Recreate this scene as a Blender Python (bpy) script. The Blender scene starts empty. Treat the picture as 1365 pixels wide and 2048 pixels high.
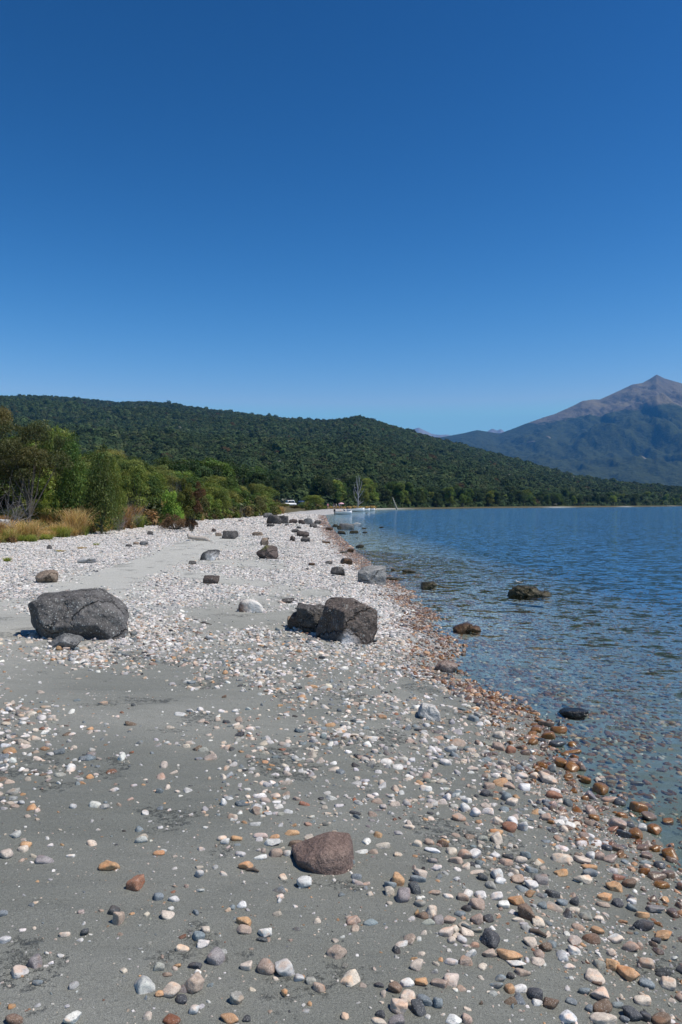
import bpy, bmesh, math, random
import numpy as np
from mathutils import Vector, Matrix

C = bpy.context.scene.collection
SC = bpy.context.scene
R = math.radians
# ------------------------------------------------------------------ camera, sky, sun, exposure
FPX, CX, HY, EYE = 1593.0, 682.5, 1008.0, 1.65      # a 28 mm lens held level, eye height 1.65 m
cam_d = bpy.data.cameras.new('camera'); cam = bpy.data.objects.new('camera', cam_d); C.objects.link(cam)
cam_d.sensor_fit = 'VERTICAL'; cam_d.sensor_height = 36; cam_d.sensor_width = 24; cam_d.lens = 28.0
cam_d.shift_y = -16 / 2048; cam_d.clip_start = 0.05; cam_d.clip_end = 60000
cam.location = (0, 0, EYE); cam.rotation_euler = (R(90), 0, 0)
SC.camera = cam
SUN_EL, SUN_AZ = R(60), R(106)
world = bpy.data.worlds.new('World'); SC.world = world; world.use_nodes = True
wt = world.node_tree; wt.nodes.clear()
wo = wt.nodes.new('ShaderNodeOutputWorld'); wb = wt.nodes.new('ShaderNodeBackground'); ws = wt.nodes.new('ShaderNodeTexSky')
ws.sky_type = 'NISHITA'; ws.sun_disc = False; ws.sun_elevation = SUN_EL; ws.sun_rotation = SUN_AZ
ws.altitude = 300; ws.air_density = 1.0; ws.dust_density = 0.25; ws.ozone_density = 3.0
whs = wt.nodes.new('ShaderNodeHueSaturation'); whs.inputs['Saturation'].default_value = 1.2
wt.links.new(ws.outputs[0], whs.inputs['Color'])
wsep, wcom = wt.nodes.new('ShaderNodeSeparateColor'), wt.nodes.new('ShaderNodeCombineColor')    # deep polarised blue
wt.links.new(whs.outputs[0], wsep.inputs[0])
for k_, (pw, cf, mx_) in enumerate(((2.75, .365, 4.0), (2.2, .268, 7.6), (2.2, .152, 12.0))):
    a_, b_ = wt.nodes.new('ShaderNodeMath'), wt.nodes.new('ShaderNodeMath'); a_.operation = 'POWER'; b_.operation = 'MULTIPLY'
    c_ = wt.nodes.new('ShaderNodeMath'); c_.operation = 'MINIMUM'; c_.inputs[1].default_value = mx_
    a_.inputs[1].default_value = pw; b_.inputs[1].default_value = cf
    wt.links.new(wsep.outputs[k_], a_.inputs[0]); wt.links.new(a_.outputs[0], b_.inputs[0]); wt.links.new(b_.outputs[0], c_.inputs[0]); wt.links.new(c_.outputs[0], wcom.inputs[k_])
wt.links.new(wcom.outputs[0], wb.inputs['Color']); wb.inputs['Strength'].default_value = 0.10
wt.links.new(wb.outputs[0], wo.inputs[0])
sl = bpy.data.lights.new('sun', 'SUN'); sl.energy = 4.25; sl.angle = R(0.5); sl.color = (1.0, 0.94, 0.84)
so = bpy.data.objects.new('sun', sl); C.objects.link(so)
SUND = Vector((math.sin(SUN_AZ) * math.cos(SUN_EL), math.cos(SUN_AZ) * math.cos(SUN_EL), math.sin(SUN_EL)))
so.rotation_euler = SUND.to_track_quat('Z', 'Y').to_euler()
SC.view_settings.view_transform = 'Standard'; SC.view_settings.look = 'None'
SC.view_settings.exposure = 0.22; SC.view_settings.gamma = 1.0
SC.cycles.use_denoising = True
SC.cycles.max_bounces = 6; SC.cycles.diffuse_bounces = 2; SC.cycles.glossy_bounces = 3
SC.cycles.transparent_max_bounces = 10; SC.cycles.volume_bounces = 0
SC.cycles.sample_clamp_indirect = 4.0; SC.cycles.caustics_reflective = False; SC.cycles.caustics_refractive = False

# ------------------------------------------------------------------ noise and terrain
rng = np.random.default_rng(7)
def _hash(ix, iy, iz, seed):
    h = (ix.astype(np.int64) * 374761393 + iy.astype(np.int64) * 668265263 + iz.astype(np.int64) * 2147483647 + seed * 1274126177) & 0xFFFFFFFF
    h = ((h ^ (h >> 13)) * 1274126177) & 0xFFFFFFFF
    h = ((h ^ (h >> 16)) * 2246822519) & 0xFFFFFFFF
    return ((h ^ (h >> 15)) & 0xFFFFFF) / float(0xFFFFFF)
def noise3(x, y, z, seed=0):
    x, y, z = np.broadcast_arrays(np.asarray(x, float), np.asarray(y, float), np.asarray(z, float))
    fx, fy, fz = np.floor(x), np.floor(y), np.floor(z)
    ux, uy, uz = x - fx, y - fy, z - fz
    ux, uy, uz = [u * u * u * (u * (u * 6 - 15) + 10) for u in (ux, uy, uz)]
    out = 0
    for a in (0, 1):
        for b in (0, 1):
            for c in (0, 1):
                w = (ux if a else 1 - ux) * (uy if b else 1 - uy) * (uz if c else 1 - uz)
                out = out + w * _hash(fx + a, fy + b, fz + c, seed)
    return out * 2 - 1
def fbm(x, y, z=0.0, seed=0, o=4):
    s, a = 0, 1.0
    for k in range(o):
        s = s + a * noise3(np.asarray(x) * 2**k, np.asarray(y) * 2**k, np.asarray(z) * 2**k, seed + k); a *= 0.5
    return s / 1.9
def sstep(a, b, x):
    t = np.clip((np.asarray(x, float) - a) / (b - a), 0, 1); return t * t * (3 - 2 * t)

ZW = -0.28                                            # lake level
SH_Y = np.array([-30, 2, 4, 5.3, 7, 8.3, 9.4, 11, 15, 19.2, 23.5, 43, 84, 141, 194, 282, 388, 776, 1500, 6000.])
SH_X = np.array([2.2, 1.80, 1.70, 1.68, 1.66, 1.42, 1.30, 1.45, 1.5, 1.30, .9, -.07, -1.7, -2.9, 2.1, 13.7, 65, 332, 1100, 6000.])
VG_Y = np.array([-30, 0, 20, 30, 40, 50, 67, 90, 112, 150, 200, 240, 300, 388, 776, 1500, 6000.])
VG_X = np.array([-13, -13, -13, -12.6, -12.2, -12.4, -12.4, -10.0, -8.5, -9.0, -6.5, -3.0, 10.5, 60, 322, 1080, 5950.])
def _lg(y): return np.log(np.maximum(np.asarray(y, float), -34) + 36)
def shore_x(y): return np.interp(_lg(y), _lg(SH_Y), SH_X) + 0.10 * np.sin(np.asarray(y) * 1.9) * sstep(40, 8, y)
def veg_x(y): return np.interp(_lg(y), _lg(VG_Y), VG_X) + 0.5 * np.sin(np.asarray(y) * 0.7) + .3 * np.sin(np.asarray(y) * 1.7)
def terrain(x, y):
    x = np.asarray(x, float); y = np.asarray(y, float)
    t = shore_x(y) - x
    up = np.interp(t, [-4000, -60, -20, -8, -2, 0, 1.4, 2.4, 6, 16, 60, 4000], [-9, -6, -2.2, -.72, -.17, 0, .18, .24, .33, .46, .5, .6])
    v = np.maximum(veg_x(y) - x, 0)
    up = up + np.interp(v, [0, 2, 10, 30, 80, 4000], [0, .12, 1.0, 2.6, 4, 5]) * sstep(320, 180, y)
    near = sstep(-1, 1.5, t)
    up = up + near * (0.035 * fbm(x * .5, y * .35, 0, 3, 3) + 0.012 * fbm(x * 2.2, y * 1.8, 0, 9, 2)) * sstep(200, 60, y)
    up = up + 0.012 * fbm(x * 3, y * 3, 2, 11, 2) * sstep(-1.5, .2, t) * sstep(2.0, .6, t) * sstep(60, 20, y)
    return ZW + up
_S = np.geomspace(1.2, 6000, 700)
def at(px, py):
    """ground point seen at pixel (px, py) of the 1365 x 2048 photograph"""
    dx, dz = (px - CX) / FPX, (HY - py) / FPX
    g = EYE + _S * dz - terrain(_S * dx, _S)
    k = int(np.argmax(g < 0)) if (g < 0).any() else len(_S) - 1
    a, b = _S[max(k - 1, 0)], _S[k]
    for _ in range(24):
        m = .5 * (a + b)
        if EYE + m * dz - float(terrain(m * dx, m)) < 0: b = m
        else: a = m
    return Vector((b * dx, b, float(terrain(b * dx, b))))
def at_water(px, py):
    s = (EYE - ZW) * FPX / (py - HY); return Vector(((px - CX) / FPX * s, s, ZW))
def to_px(x, y, z): return CX + np.asarray(x) / y * FPX, HY + (EYE - np.asarray(z)) / y * FPX

# share of the beach covered by stones, read off the photograph at places along the beach
COVER = np.array([(100,1900,.04),(300,1900,.04),(100,1750,.05),(350,1700,.06),(450,2000,.04),(600,1950,.03),(250,1600,.07),(50,1470,.42),(60,1560,.4),(130,1565,.2),
 (200,1430,.05),(320,1400,.05),(350,1550,.08),(450,1420,.12),(60,1370,.12),(250,1345,.14),(200,1310,.62),(330,1280,.7),(350,1200,.6),(60,1225,.5),(20,1250,.05),(40,1270,.1),(30,1180,.8),
 (200,1120,.9),(340,1112,.03),(390,1100,.06),(250,1162,.06),(300,1140,.03),(180,1175,.2),(430,1080,.02),(395,1098,.0),(345,1116,.0),(450,1095,.08),(500,1110,.25),(350,1140,.1),(400,1150,.2),(300,1128,.0),(260,1150,.0),(220,1162,.0),(480,1242,.02),(450,1232,.02),(510,1228,.05),(560,1232,.08),(20,1235,.04),(10,1215,.15),(40,1250,.04),(200,1360,.04),(430,1350,.18),(350,1370,.06),(405,1092,.03),(365,1104,.03),(320,1122,.03),(280,1140,.03),(240,1155,.04),(205,1168,.06),(470,1232,.06),(430,1222,.1),(540,1240,.08),(520,1215,.15),(600,1236,.2),(380,1130,.75),(330,1160,.75),(460,1110,.85),(250,1110,.9),(60,1080,.9),(480,1150,.6),(400,1190,.65),(450,1240,.1),(560,1215,.15),(540,1180,.45),(500,1270,.45),(620,1330,.36),(560,1310,.4),(480,1350,.32),(600,1390,.18),(700,1370,.26),(800,1330,.36),
 (830,1375,.16),(900,1400,.14),(560,1440,.15),(750,1440,.38),(820,1420,.35),(900,1480,.42),(640,1500,.3),(560,1560,.3),(700,1560,.36),(850,1530,.52),(1000,1470,.22),(1000,1560,.6),
 (700,1640,.34),(550,1640,.28),(850,1640,.34),(1000,1640,.6),(1150,1640,.34),(1080,1480,.42),(1180,1560,.4),(1280,1680,.38),(950,1720,.42),(1050,1720,.48),(820,1720,.15),(700,1800,.05),
 (850,1850,.12),(950,1850,.2),(1100,1800,.12),(1250,1850,.15),(1300,1780,.35),(1150,1950,.1),(1000,1950,.08),(1300,2000,.12),(760,1990,.08),(1100,2300,.1),(300,2300,.05),
 (400,1060,.85),(560,1070,.9),(600,1130,.85),(680,1200,.7),(700,1100,.9),(760,1250,.85),(860,1290,.75),(640,1060,.9),(600,1040,.9),(300,1085,.9),(60,1120,.9),(600,1022,.7),(450,1050,.9),(430,1085,.35),(-200,1100,.8),(-200,1300,.5),(-200,1700,.1)])
SANDY = [((445,1078),(380,1098),13),((380,1098),(300,1130),15),((300,1130),(225,1162),15),((225,1162),(120,1174),9),((330,1118),(560,1132),8),((380,1150),(520,1168),7),((415,1228),(600,1240),15),((-80,1238),(85,1246),18),((-60,1345),(300,1392),26),((300,1392),(470,1400),18),((560,1180),(640,1186),7)]
def sandy(px, py):
    """bare sand bands between the gravel, 0 on the sand and 1 off it"""
    m = np.ones(len(px)); wob = fbm(px / 34, py / 13, 0, 61, 3)
    for (x0, y0), (x1, y1), hw in SANDY:
        k = np.clip(((px - x0) * (x1 - x0) + (py - y0) * (y1 - y0) * 9) / ((x1 - x0)**2 + 9 * (y1 - y0)**2), 0, 1)
        d = np.hypot((px - x0 - k * (x1 - x0)) / 3, py - y0 - k * (y1 - y0)) / hw
        m = np.minimum(m, sstep(.65, 1.35, d + .55 * wob))
    return m
def cover(x, y, z):
    px, py = to_px(x, np.maximum(y, 1.3), z)
    px = np.ravel(px); py = np.ravel(py); out = np.empty(len(px))
    # compare in stretched pixel space: rows near the horizon stand for more ground
    f = lambda p: np.log(np.maximum(p - 1000, 8)) * 420
    for i in range(0, len(px), 40000):
        d2 = (px[i:i+40000, None] - COVER[None, :, 0])**2 + ((f(py[i:i+40000, None]) - f(COVER[None, :, 1])) * 1.1)**2 + 300
        w = d2**-2.4
        out[i:i+40000] = (w * COVER[None, :, 2]).sum(1) / w.sum(1) * (.07 + .93 * sandy(px[i:i+40000], py[i:i+40000]))
    return out
# ------------------------------------------------------------------ small helpers
def tag(o, label=None, cat=None, group=None, kind=None):
    for k, v in (('label', label), ('category', cat), ('group', group), ('kind', kind)):
        if v: o[k] = v
    return o
def new_mesh(name, verts, faces, smooth=True, cols=None):
    me = bpy.data.meshes.new(name)
    verts = np.asarray(verts, np.float32)
    if isinstance(faces, np.ndarray):
        nf, k = faces.shape
        me.vertices.add(len(verts)); me.vertices.foreach_set('co', verts.ravel())
        me.loops.add(nf * k); me.loops.foreach_set('vertex_index', faces.astype(np.int32).ravel())
        me.polygons.add(nf); me.polygons.foreach_set('loop_start', np.arange(0, nf * k, k, dtype=np.int32))
        me.polygons.foreach_set('use_smooth', np.full(nf, smooth))
        me.update(calc_edges=True)
    else:
        me.from_pydata(verts.tolist(), [], faces); me.polygons.foreach_set('use_smooth', np.full(len(faces), smooth)); me.update()
    if cols is not None:
        a = me.color_attributes.new('Col', 'FLOAT_COLOR', 'POINT')
        a.data.foreach_set('color', np.c_[cols, np.ones(len(cols))].astype(np.float32).ravel())
    return me
def link(name, me, mat=None, parent=None, loc=(0, 0, 0)):
    o = bpy.data.objects.new(name, me); C.objects.link(o); o.location = loc
    if mat is not None and me is not None and not me.materials: me.materials.append(mat)
    if parent: o.parent = parent
    return o
def empty(name, loc, label, cat, group=None):
    o = bpy.data.objects.new(name, None); C.objects.link(o); o.location = loc; o.empty_display_size = .2
    return tag(o, label, cat, group)
def copy_tree(root):
    r = root.copy(); C.objects.link(r)
    for ch in root.children:
        c = ch.copy(); C.objects.link(c); c.parent = r
        for g in ch.children:
            d = g.copy(); C.objects.link(d); d.parent = c
    return r
_ICO = {}
def ico(n):
    if n not in _ICO:
        bm = bmesh.new(); bmesh.ops.create_icosphere(bm, subdivisions=n, radius=1)
        _ICO[n] = (np.array([v.co[:] for v in bm.verts]), np.array([[v.index for v in f.verts] for f in bm.faces])); bm.free()
    return _ICO[n]
def rock_mesh(name, size, seed, n=3, p=9, nplanes=7, rough=.05, planes=None, freq=2.2, hmin=.72, base=True, col=None):
    """a stone: unit sphere cut by soft planes, sized to a box, roughened"""
    g = np.random.default_rng(seed); D, F = ico(n)
    N, H = [], []
    if base:
        e = Matrix.Rotation(g.uniform(-.6, .6), 3, 'Z') @ Matrix.Rotation(g.uniform(-.35, .35), 3, 'X') @ Matrix.Rotation(g.uniform(-.35, .35), 3, 'Y')
        for a in ((1,0,0),(-1,0,0),(0,1,0),(0,-1,0),(0,0,1),(0,0,-1)):
            N.append((e @ Vector(a) + Vector(g.normal(0, .16, 3)))[:]); H.append(g.uniform(.82, 1.12))
    if planes:
        for q in planes: N.append(q[:3]); H.append(q[3])
    for _ in range(nplanes):
        v = g.normal(size=3); N.append(v / np.linalg.norm(v)); H.append(g.uniform(hmin, 1.08))
    N = np.array(N, float); N /= np.linalg.norm(N, axis=1)[:, None]; H = np.array(H)
    s = np.maximum(D @ N.T, 0) / H
    r = (s**p).sum(1)**(-1 / p)
    P = D * r[:, None]
    lo, hi = P.min(0), P.max(0); P = (P - (lo + hi) / 2) / (hi - lo) * np.asarray(size)
    m = min(size); Q = P / max(size) * 2
    nz = fbm(Q[:,0]*freq, Q[:,1]*freq, Q[:,2]*freq, seed % 997, 4)
    P = P + D * (nz * rough * m)[:, None]
    return new_mesh(name, P, F, True, col)

def mat_new(name):
    m = bpy.data.materials.new(name); m.use_nodes = True; nt = m.node_tree
    b = nt.nodes['Principled BSDF']; return m, nt, b
class NB:
    """terse node builder"""
    def __init__(s, nt): s.t = nt
    def n(s, typ, ins=None, **kw):
        x = s.t.nodes.new(typ)
        for k, v in kw.items(): setattr(x, k, v)
        for k, v in (ins or {}).items(): s.set(x.inputs[k], v)
        return x
    def set(s, sock, v):
        if hasattr(v, 'links') or isinstance(v, bpy.types.NodeSocket): s.t.links.new(v, sock)
        else: sock.default_value = v
    def noise(s, vec, scale, detail=4, rough=.55, dist=0):
        return s.n('ShaderNodeTexNoise', {'Vector': vec, 'Scale': scale, 'Detail': detail, 'Roughness': rough, 'Distortion': dist})
    def ramp(s, fac, stops):
        x = s.n('ShaderNodeValToRGB', {'Fac': fac}); e = x.color_ramp.elements
        while len(e) < len(stops): e.new(.5)
        for k, (p, c) in enumerate(stops): e[k].position = p; e[k].color = (c, c, c, 1) if not isinstance(c, tuple) else (*c, 1)
        return x.outputs['Color']
    def mix(s, fac, a, b, mode='MIX'):
        x = s.n('ShaderNodeMix', data_type='RGBA', blend_type=mode)
        s.set(x.inputs[0], fac)
        for sk, v in ((x.inputs[6], a), (x.inputs[7], b)): s.set(sk, (*v, 1) if isinstance(v, tuple) and len(v) == 3 else v)
        return x.outputs[2]
    def math(s, op, a, b=0.0, c=0.0, clamp=False):
        x = s.n('ShaderNodeMath', operation=op, use_clamp=clamp)
        for i, v in enumerate((a, b, c)): s.set(x.inputs[i], v)
        return x.outputs[0]
    def attr(s, name, typ='GEOMETRY'): return s.n('ShaderNodeAttribute', attribute_name=name, attribute_type=typ)
    def bump(s, h, strength, dist): return s.n('ShaderNodeBump', {'Height': h, 'Strength': strength, 'Distance': dist}).outputs[0]

def stone_material(name, source, rough=.78, wet=False, scale=9.0, speck=.72, spec=.3):
    """stone whose own colour comes from the object (source 'object') or from the instance's attribute"""
    m, nt, b = mat_new(name); q = NB(nt)
    tc = q.n('ShaderNodeTexCoord').outputs['Object']; oi = q.n('ShaderNodeObjectInfo')
    off = q.n('ShaderNodeCombineXYZ', {0: q.math('MULTIPLY', oi.outputs['Random'], 50), 1: q.math('MULTIPLY', oi.outputs['Random'], 31)}).outputs[0]
    vec = q.n('ShaderNodeVectorMath', {0: tc, 1: off}, operation='ADD').outputs[0]
    col = oi.outputs['Color'] if source == 'object' else q.attr('col', 'INSTANCER').outputs['Color']
    n1 = q.noise(vec, scale, 5).outputs[0]; n2 = q.noise(vec, scale * 7, 3).outputs[0]; n3 = q.noise(vec, scale * .45, 3).outputs[0]
    c = q.mix(q.ramp(n1, [(.35, 0), (.65, 1)]), q.mix(1, col, (.72, .70, .70), 'MULTIPLY'), q.mix(1, col, (1.16, 1.14, 1.1), 'MULTIPLY'))
    c = q.mix(q.math('MULTIPLY', q.ramp(n2, [(.56, 0), (.64, 1)]), speck), c, q.mix(1, col, (.42, .42, .44), 'MULTIPLY'))
    c = q.mix(q.math('MULTIPLY', q.ramp(n2, [(.34, 1), (.42, 0)]), speck), c, q.mix(.55, col, (.62, .60, .57)))
    c = q.mix(q.math('MULTIPLY', q.ramp(n3, [(.55, 0), (.64, 1)]), .5), c, q.mix(1, col, (1.15, .80, .58), 'MULTIPLY'))
    nt.links.new(c, b.inputs['Base Color'])
    b.inputs['Roughness'].default_value = .28 if wet else rough
    b.inputs['Specular IOR Level'].default_value = .5 if wet else spec
    h = q.math('ADD', q.math('MULTIPLY', n1, .6), q.math('MULTIPLY', n2, .25))
    nt.links.new(q.bump(h, .35 if wet else .6, .012), b.inputs['Normal'])
    return m

def boulder_material(name, dark, light, lichen=(.42, .43, .40), lich=.5, stain=None, scale=1.0, pit=.5, seam=1.0):
    m, nt, b = mat_new(name); q = NB(nt)
    tc = q.n('ShaderNodeTexCoord').outputs['Object']
    n1 = q.noise(tc, 2.6 * scale, 6, .62).outputs[0]; n2 = q.noise(tc, 34 * scale, 4, .6).outputs[0]
    n3 = q.noise(tc, 9 * scale, 5, .6, .4).outputs[0]; n4 = q.noise(tc, 110 * scale, 2).outputs[0]
    c = q.mix(q.ramp(n1, [(.36, 0), (.66, 1)]), dark, light)
    c = q.mix(q.math('MULTIPLY', q.ramp(n2, [(.42, 1), (.56, 0)]), pit), c, tuple(v * .45 for v in dark))
    c = q.mix(q.math('MULTIPLY', q.ramp(n4, [(.56, 0), (.66, 1)]), .4), c, tuple(min(1, v * 2.2 + .05) for v in light))
    vo = q.n('ShaderNodeTexVoronoi', {'Vector': tc, 'Scale': 13 * scale, 'Randomness': 1.0})
    spot = q.math('MULTIPLY', q.ramp(q.math('ADD', vo.outputs['Distance'], q.math('MULTIPLY', n2, .25)), [(.30, 1), (.37, 0)]), q.ramp(n3, [(.5, 0), (.6, 1)]))
    c = q.mix(q.math('MULTIPLY', spot, lich), c, lichen)
    nw = q.noise(tc, 3.0 * scale, 4, .6).outputs['Color']; wv = q.n('ShaderNodeVectorMath', {0: tc, 1: q.n('ShaderNodeVectorMath', {0: nw, 3: .45 / scale}, operation='SCALE').outputs[0]}, operation='ADD').outputs[0]
    ve = q.n('ShaderNodeTexVoronoi', {'Vector': wv, 'Scale': 2.1 * scale}, feature='DISTANCE_TO_EDGE').outputs['Distance']
    crack = q.math('MULTIPLY', q.ramp(ve, [(.0, 1), (.035, 0)]), q.ramp(n1, [(.42, 0), (.56, 1)]))          # broken seams
    crack = q.math('MULTIPLY', crack, seam); c = q.mix(q.math('MULTIPLY', crack, .7), c, tuple(v * .3 for v in dark))
    v2 = q.n('ShaderNodeTexVoronoi', {'Vector': tc, 'Scale': 42 * scale, 'Randomness': 1.0}); sc2 = q.n('ShaderNodeSeparateColor', {0: v2.outputs['Color']}).outputs[0]
    c = q.mix(q.math('MULTIPLY', q.math('MULTIPLY', q.ramp(v2.outputs['Distance'], [(.22, 1), (.34, 0)]), q.ramp(sc2, [(.72, 0), (.8, 1)])), lich), c, lichen)
    if stain:                                          # bird droppings and mineral wash at a place of their own
        sp, rad, sc_ = stain
        d = q.n('ShaderNodeVectorMath', {0: tc, 1: sp}, operation='DISTANCE').outputs['Value']
        d = q.math('ADD', d, q.math('MULTIPLY', q.math('SUBTRACT', n3, .5), rad * .9))
        c = q.mix(q.math('MULTIPLY', q.ramp(q.math('DIVIDE', d, rad), [(.35, 1), (1.0, 0)]), q.ramp(n2, [(.2, .55), (.55, 1)])), c, sc_)
    nt.links.new(c, b.inputs['Base Color']); b.inputs['Roughness'].default_value = .85; b.inputs['Specular IOR Level'].default_value = .25
    h = q.math('ADD', q.math('ADD', q.math('MULTIPLY', n1, 1.2), q.math('MULTIPLY', n3, .7)), q.math('MULTIPLY', n2, .35)); h = q.math('SUBTRACT', h, q.math('MULTIPLY', crack, .9))
    nt.links.new(q.bump(h, .9, .05 / scale), b.inputs['Normal'])
    return m

def leaf_material(name, source='object', trans=.28):
    m, nt, b = mat_new(name); q = NB(nt); nt.nodes.remove(b)
    oi = q.n('ShaderNodeObjectInfo')
    base = oi.outputs['Color'] if source == 'object' else q.attr('col', 'INSTANCER').outputs['Color']
    c = q.mix(1, base, q.attr('Col').outputs['Color'], 'MULTIPLY')
    d = q.n('ShaderNodeBsdfDiffuse', {'Color': c}); t = q.n('ShaderNodeBsdfTranslucent', {'Color': q.mix(1, c, (1.1, 1.15, .6), 'MULTIPLY')})
    g = q.n('ShaderNodeBsdfGlossy', {'Roughness': .45, 'Color': (.5, .5, .5, 1)})
    mx = q.n('ShaderNodeMixShader', {0: trans, 1: d.outputs[0], 2: t.outputs[0]})
    mx2 = q.n('ShaderNodeMixShader', {0: .02, 1: mx.outputs[0], 2: g.outputs[0]})
    nt.links.new(mx2.outputs[0], nt.nodes['Material Output'].inputs[0])
    return m
def plain(name, col, rough=.7, metal=0.0, bumpy=0.0, scale=20):
    m, nt, b = mat_new(name); q = NB(nt)
    n1 = q.noise(q.n('ShaderNodeTexCoord').outputs['Object'], scale, 4).outputs[0]
    nt.links.new(q.mix(q.ramp(n1, [(.35, 0), (.65, 1)]), tuple(v * .8 for v in col), tuple(min(1, v * 1.12) for v in col)), b.inputs['Base Color'])
    b.inputs['Roughness'].default_value = rough; b.inputs['Metallic'].default_value = metal
    if bumpy: nt.links.new(q.bump(n1, bumpy, .02), b.inputs['Normal'])
    return m

def scatter(name, pts, scl, rot, col, idx, protos, label=None, cat=None, mat=None):
    """one stuff object: instances of the protos on points, each with its own size, turn and colour"""
    me = bpy.data.meshes.new(name); n = len(pts)
    me.vertices.add(n); me.vertices.foreach_set('co', np.asarray(pts, np.float32).ravel())
    a = me.attributes.new('scl', 'FLOAT_VECTOR', 'POINT'); a.data.foreach_set('vector', np.asarray(scl, np.float32).ravel())
    a = me.attributes.new('rot', 'FLOAT_VECTOR', 'POINT'); a.data.foreach_set('vector', np.asarray(rot, np.float32).ravel())
    a = me.attributes.new('col', 'FLOAT_COLOR', 'POINT'); a.data.foreach_set('color', np.c_[col, np.ones(n)].astype(np.float32).ravel())
    a = me.attributes.new('idx', 'INT', 'POINT'); a.data.foreach_set('value', np.asarray(idx, np.int32))
    o = link(name, me)
    ng = bpy.data.node_groups.new(name + '_spread', 'GeometryNodeTree')
    ng.interface.new_socket('Geometry', in_out='INPUT', socket_type='NodeSocketGeometry')
    ng.interface.new_socket('Geometry', in_out='OUTPUT', socket_type='NodeSocketGeometry')
    N, L = ng.nodes, ng.links
    gi, go = N.new('NodeGroupInput'), N.new('NodeGroupOutput')
    jn = N.new('GeometryNodeJoinGeometry'); ip = N.new('GeometryNodeInstanceOnPoints')
    for pr in protos:
        oi = N.new('GeometryNodeObjectInfo'); oi.inputs['Object'].default_value = pr; oi.inputs['As Instance'].default_value = True
        L.new(oi.outputs['Geometry'], jn.inputs[0])
    def na(nm, t):
        x = N.new('GeometryNodeInputNamedAttribute'); x.data_type = t; x.inputs['Name'].default_value = nm; return x.outputs[0]
    er = N.new('FunctionNodeEulerToRotation')
    L.new(gi.outputs[0], ip.inputs['Points']); L.new(jn.outputs[0], ip.inputs['Instance'])
    ip.inputs['Pick Instance'].default_value = True
    L.new(na('idx', 'INT'), ip.inputs['Instance Index']); L.new(na('rot', 'FLOAT_VECTOR'), er.inputs[0])
    L.new(er.outputs[0], ip.inputs['Rotation']); L.new(na('scl', 'FLOAT_VECTOR'), ip.inputs['Scale'])
    L.new(ip.outputs[0], go.inputs[0])
    md = o.modifiers.new('spread', 'NODES'); md.node_group = ng
    return tag(o, label, cat, None, 'stuff')
def proto(name, me, mat):
    o = bpy.data.objects.new(name, me)
    if not me.materials: me.materials.append(mat)
    return o
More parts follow.
